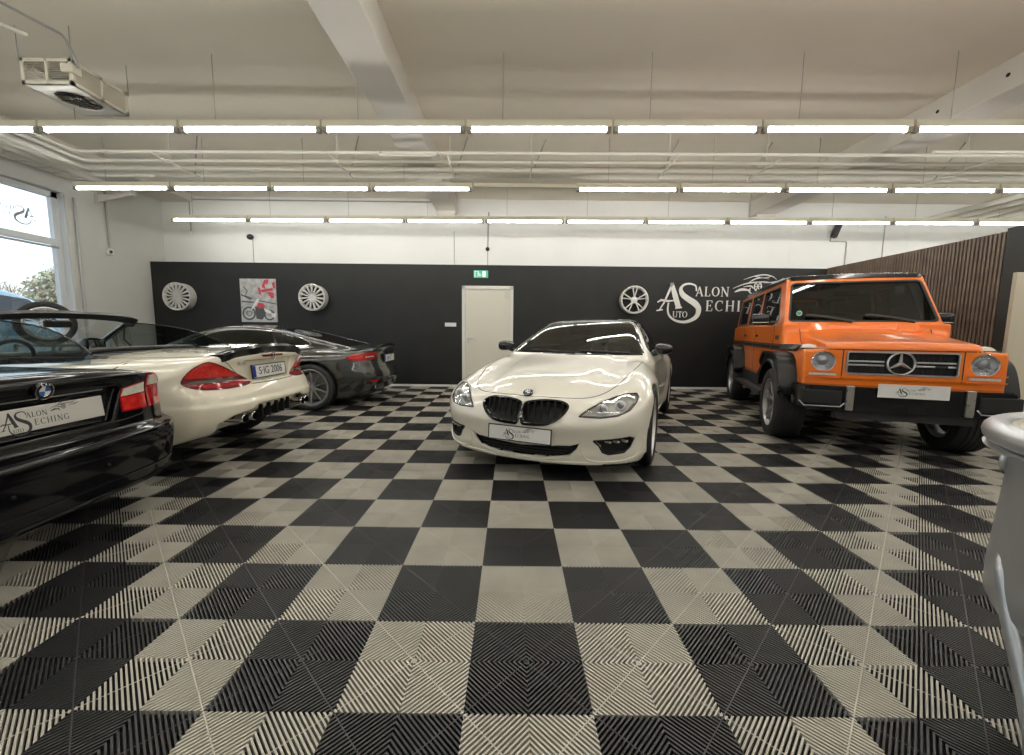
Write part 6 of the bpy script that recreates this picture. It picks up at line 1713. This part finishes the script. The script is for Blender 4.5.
polys_mesh(bm, wq, T, .001); obj('exit_pictogram', bm, pbr('sign_white2', (.8, .82, .8), .4, emit=(1, 1, 1), es=.2), es_)
bm = BM(); box(bm, -.12, .12, -.004, 0, -.04, .04); o = obj('door_label', bm, M['plate']); o.location = (-1.31, YP - .0008, 1.33); tag(o, 'small plain white label on the black wall left of the door', 'label')
# motorbike poster
po = empty('poster', (-5.35, YP - .03, 1.79)); tag(po, 'unframed canvas picture of a red and white motorbike on the black wall', 'picture')
pm = pbr('poster_grey', (.42, .42, .41), .6, var=.35, scale=9)
bm = BM(); box(bm, -.375, .375, 0, .029, -.45, .45, bev=.003); obj('canvas', bm, pm, po)
def flat(name, polys, col, th=.0012):
    bm = BM(); polys_mesh(bm, polys, plane_T((0, 0, 0), (1, 0, 0), (0, 0, 1)), th); return obj(name, bm, pbr(name, col, .6), po)
flat('printed_road', [[(-.375, -.45), (-.375, -.30), (.375, -.34), (.375, -.45)]], (.50, .50, .49), .0008)
rg = lambda cx, cy, r, w: rib(arc(cx, cy, r, 0, 360, 24), w)
flat('printed_wheel', rg(-.21, -.27, .125, .035) + rg(-.21, -.27, .05, .015), (.09, .09, .10)); flat('printed_wheel', rg(.22, -.30, .10, .03), (.09, .09, .10)); flat('printed_scribble', rib([(-.36, .12), (-.15, .02)], .03) + rib([(-.3, .28), (-.22, .2), (-.28, .1), (-.12, .04)], .02) + rib([(-.35, -.02), (-.1, -.04)], .03) + rib([(.0, .0), (.37, -.07)], .02), (.09, .09, .10))
flat('printed_engine', [[(-.08, -.13), (.10, -.11), (.14, -.30), (.06, -.40), (-.06, -.38)]], (.07, .07, .075), .0014)
flat('printed_fairing', [[(.0, -.04), (.10, -.06), (.14, -.13), (.02, -.17), (-.05, -.13)], [(.08, .28), (.14, .43), (.24, .44), (.22, .36), (.15, .33), (.16, .24)], [(.0, .28), (.02, .14), (.07, .10), (.05, .26)], [(.05, .22), (.3, .26), (.33, .21), (.08, .17)], [(.18, .18), (.32, .17), (.34, .06), (.28, .04), (.22, .12)], [(.30, .36), (.36, .40), (.37, .27), (.33, .24)]], (.48, .05, .07), .0018)
flat('printed_tank', [[(.10, -.16), (.24, -.21), (.27, -.28), (.14, -.24)], [(-.17, -.19), (-.12, -.17), (.02, .02), (-.02, .04)], [(.26, -.27), (.36, -.26), (.34, -.36), (.28, -.34)]], (.74, .74, .74), .0022)

# ---- tyre on a rack by the window
rk = empty('tyre_rack', (-7.15, 6.40, 0)); tag(rk, 'low black metal rack by the window, mostly hidden behind the white roadster', 'rack')
bm = BM()
for x in (-.28, .28):
    for y in (-.3, .3): box(bm, x - .015, x + .015, y - .015, y + .015, 0, .925)
for x in (-.28, .28): box(bm, x - .015, x + .015, -.3, .3, .88, .91)
for y in (-.19, .19):
    for z in (.16, .895): tube(bm, [(-.3, y, z), (.3, y, z)], .015, 8)
obj('rack_frame', bm, M['black_plastic'], rk)
wt = make_wheel(None, (-7.2, 6.33, 1.235), .335, .255, .24, 1, 'multi', 10, M['alloy_silver'], name='spare_tyre'); wt.rotation_euler = (0, 0, math.radians(-38)); tag(wt, 'mounted black tyre standing on the rack in front of the window', 'tyre')
for ch in list(wt.children):
    if ch.name.startswith('brake'): bpy.data.objects.remove(ch)

# ---- drum table at the right edge
tb = empty('drum_table', (1.93, .93, 0)); tag(tb, 'silver drum-shaped table with rolled rim and cream top at the right edge', 'table')
tsil = pbr('table_silver', (.46, .47, .48), .32, .75, rvar=.1, scale=4)
bm = BM(); R_ = .545
rp = [(R_ - .040 + .036 * math.cos(a), .868 + .036 * math.sin(a)) for a in np.linspace(0, 2 * PI, 15)[:-1]]
lathe(bm, rp, 'z', 72, closed=True); lathe(bm, [(R_ - .05, .838), (R_ - .01, .828), (R_ - .012, .822), (.45, .818)], 'z', 72); obj('rolled_rim', bm, tsil, tb, smooth=60)
bm = BM(); lathe(bm, [(.001, .884), (R_ - .085, .884), (R_ - .08, .889), (R_ - .070, .889), (R_ - .055, .88), (R_ - .05, .84), (.001, .84)], 'z', 72); obj('tabletop', bm, pbr('table_cream', (.56, .52, .42), .3, var=.05), tb, smooth=40)
bm = BM(); lathe(bm, [(.475, .83), (.475, .75), (.48, .65), (.487, .52), (.492, .42), (.49, .34), (.47, .30), (.44, .31), (.44, .80)], 'z', 72); obj('drum_body', bm, tsil, tb, smooth=50)
bm = BM(); lathe(bm, [(.001, .36), (.43, .36), (.43, .34), (.001, .34)], 'z', 48); obj('drum_bottom', bm, M['black_plastic'], tb)
for k in range(4):
    pts = [(.42, 140, .45), (.455, 144, .49), (.475, 149, .45), (.475, 154, .36), (.48, 164, .22), (.495, 172, .08), (.50, 174, .002)]
    pts = [(r * math.cos(math.radians(a + 90 * k)), r * math.sin(math.radians(a + 90 * k)), z) for r, a, z in pts]
    q = smooth_poly(pts, 3, closed=False); bm = BM(); tube(bm, q, [.030 - .008 * i / len(q) for i in range(len(q))], 12); obj('leg', bm, tsil, tb, smooth=60)
bm = BM(); a = math.radians(111); Tm = Matrix.Translation((.495 * math.cos(a), .495 * math.sin(a), .735)) @ Matrix.Rotation(a, 4, 'Z')
tube(bm, [Tm @ Vector((.0, .032 * math.cos(t), .032 * math.sin(t))) for t in np.linspace(0, 2 * PI, 19)[:-1]], .012, 8, closed=True); obj('ring_handle', bm, tsil, tb, smooth=60)
# cream board behind it
bm = BM(); box(bm, 6.02, 7.1, 4.96, 5.0, 0, 1.95, bev=.004); tag(obj('display_board', bm, pbr('board_cream', (.56, .50, .38), .5)), 'plain cream upright board behind the drum table at the right edge', 'board')

# ---- outside
bm = BM(); box(bm, -60, XL - .3, -40, 60, -.35, -.05); o = struct('ground', bm, pbr('asphalt', (.30, .31, .30), .8, var=.2, scale=.8))
def tree(name, x, y, h, w, label, kind, seed):
    random.seed(seed); t = empty(name, (x, y, -.05)); tag(t, label, 'tree', 'trees outside the window')
    bm = BM()
    def branch(p, d, L, r, dep):
        q = [p]; 
        for i in range(4):
            d = (d + Vector((random.gauss(0, .16), random.gauss(0, .16), random.gauss(.03, .10)))).normalized(); q.append(q[-1] + d * L / 4)
        tube(bm, q, [r * (1 - .12 * i) for i in range(5)], 5 if dep > 1 else 7, caps=False)
        if dep >= 4: return
        for k in range(4 if dep else 8):
            a = random.uniform(0, 2 * PI); e = q[random.choice((2, 3, 4))]
            nd = (d * .9 + Vector((math.cos(a) * w, math.sin(a) * w, random.uniform(.1, .5)))).normalized(); branch(e, nd, L * random.uniform(.55, .75), r * .5, dep + 1)
    branch(Vector((0, 0, 0)), Vector((0, 0, 1)), h * .42, .09, 0)
    obj('trunk', bm, pbr('bark_' + name, (.20, .15, .11), .9), t)
    if kind:
        bm = BM(); rr = h * .30; vs = []
        for i in range(6000):
            a = random.uniform(0, 2 * PI); u = random.uniform(-1, 1); r = rr * random.uniform(.6, 1.0) * (1 + .25 * math.sin(3 * a + seed) * math.cos(2 * u))
            c = Vector((math.cos(a) * math.sqrt(1 - u * u) * r * w * 1.3, math.sin(a) * math.sqrt(1 - u * u) * r * w * 1.3, h * .62 + u * r))
            n = Vector((random.gauss(0, 1), random.gauss(0, 1), random.gauss(0, 1))).normalized(); s1 = n.orthogonal().normalized() * .06; s2 = n.cross(s1).normalized() * .04
            bm.faces.new([bm.verts.new(c + s1), bm.verts.new(c + s2), bm.verts.new(c - s1), bm.verts.new(c - s2)])
        obj('foliage', bm, pbr('leaf_' + name, (.27, .30, .24), .7, var=.4, scale=2), t)
for k, (x, y, h_, w_, lab, kd) in enumerate([(-15.5, 10.5, 3.7, .8, 'bare brown tree outside the window, nearest the car', 0), (-26, 14.5, 5.0, .8, 'bare tree outside behind the first one', 0), (-17.5, 16.4, 3.9, .8, 'green bushy tree outside right of the bare ones', 1), (-14.2, 12.9, 2.6, .8, 'low green shrub outside under the bare trees', 1), (-29, 19.0, 5.2, 1., 'green tree farther off outside the window', 1), (-21.5, 17.4, 4.0, .8, 'bare tree outside near the window jamb', 0), (-20, 11.4, 4.2, .9, 'bare tree outside at the left of the pane', 0), (-23, 12.2, 4.0, .8, 'low grey-green bush outside at the left of the pane', 1), (-22.5, 22.5, 5.3, 1., 'tall green tree outside at the right of the pane', 1)]):
    tree('bare_tree' if not kd else 'green_tree', x, y, h_, w_, lab, kd, 11 + k)
# pale blue car outside
cr = empty('parked_car', (-10.3, 10.0, -.05), PI); cr.scale = (1, 1, 1.33); tag(cr, 'pale blue car parked outside behind the window', 'car')
s = Shell(4.4, .92, 1.55, .025); X, Y, Z = s.x, s.y, s.z
F = smax(X - .88, Z + .08 * X * X - spl([(0, .8), (.3, .95), (1.2, 1.0), (3, .98), (4, .95), (4.4, .7)])(Y), .12); F = smax(F, .02 + .15 * X ** 4 - Y, .1); F = smax(F, Y - 4.38 + .15 * X ** 4, .1); F = smax(F, .22 - Z, .05)
G = smax(X - (.80 - .45 * np.clip(Z - .95, 0, 1)), Z + .06 * X * X - spl([(.9, .9), (1.5, 1.3), (2.1, 1.48), (2.9, 1.50), (3.6, 1.36), (4.2, 1.0)])(Y), .10); G = smax(G, .8 - Z, .02)
raw = smin(F, G, .05)
for yw in (.85, 3.5): raw = smax(raw, -np.maximum(np.sqrt((Y - yw) ** 2 + (Z - .33) ** 2) - .36, .55 - X), .02)
s.finish(raw, raw, cr, pbr('pale_blue_paint', (.42, .62, .74), .25, coat=1.))
for v_ in ([(1.35, 1.0), (1.75, 1.34), (2.5, 1.40), (3.3, 1.32), (3.75, 1.05)],): s.patch('side_window', v_, M['glass_deep'], 'side', .004, .006, mirror=True)
s.patch('windscreen', [(-.68, 1.0), (-.55, 1.36), (.55, 1.36), (.68, 1.0)], M['glass_deep'], 'front', .004, .006); s.patch('rear_window', [(-.62, 1.05), (-.5, 1.34), (.5, 1.34), (.62, 1.05)], M['glass_deep'], 'back', .004, .006)
for yw in (.85, 3.5):
    for sg in (1, -1): make_wheel(cr, (sg * .76, yw, .33), .33, .22, .22, sg, 'thick', 5, M['alloy_silver'])

# ---- cars
build_m6(); build_suv(); build_roadster(); build_fastback(); build_black()

# ---- light, world, camera
w = bpy.data.worlds.new('World'); SC.world = w; w.use_nodes = True
bg = w.node_tree.nodes['Background']; n = w.node_tree
sky = n.nodes.new('ShaderNodeTexSky'); sky.sky_type = 'NISHITA'; sky.sun_disc = False; sky.sun_elevation = math.radians(25); sky.sun_rotation = 2.; sky.dust_density = 6; sky.air_density = 1.2; sky.altitude = 0
mx = n.nodes.new('ShaderNodeMixRGB'); mx.inputs[0].default_value = .85; mx.inputs[2].default_value = (.86, .93, 1., 1)
n.links.new(sky.outputs[0], mx.inputs[1]); n.links.new(mx.outputs[0], bg.inputs[0]); bg.inputs[1].default_value = 1.5
cd = bpy.data.cameras.new('camera'); cam = bpy.data.objects.new('camera', cd); COL.objects.link(cam); SC.camera = cam
pi_, ya, ro = .1088, .0010, -.0106
cy, sy, cp_, sp_ = math.cos(ya), math.sin(ya), math.cos(pi_), math.sin(pi_)
fw = Vector((sy * cp_, cy * cp_, -sp_)); rt = Vector((cy, -sy, 0)); dn = fw.cross(rt)
c_, s_ = math.cos(ro), math.sin(ro); r2 = rt * c_ + dn * s_; d2 = -rt * s_ + dn * c_
cam.matrix_world = Matrix(((r2.x, -d2.x, -fw.x, 0), (r2.y, -d2.y, -fw.y, 0), (r2.z, -d2.z, -fw.z, 1.164), (0, 0, 0, 1)))
cd.sensor_fit = 'HORIZONTAL'; cd.sensor_width = 36.; cd.lens = 36. * 406.6 / 1024.; cd.clip_start = .05; cd.clip_end = 200
SC.view_settings.view_transform = 'Standard'; SC.view_settings.look = 'None'; SC.view_settings.gamma = 1.; SC.view_settings.exposure = 0.
try: SC.view_settings.use_curve_mapping = False
except Exception: pass
SC.cycles.use_denoising = True; SC.cycles.max_bounces = 10; SC.cycles.diffuse_bounces = 5; SC.cycles.transparent_max_bounces = 16; SC.cycles.sample_clamp_indirect = 6.; SC.cycles.caustics_reflective = False; SC.cycles.caustics_refractive = False
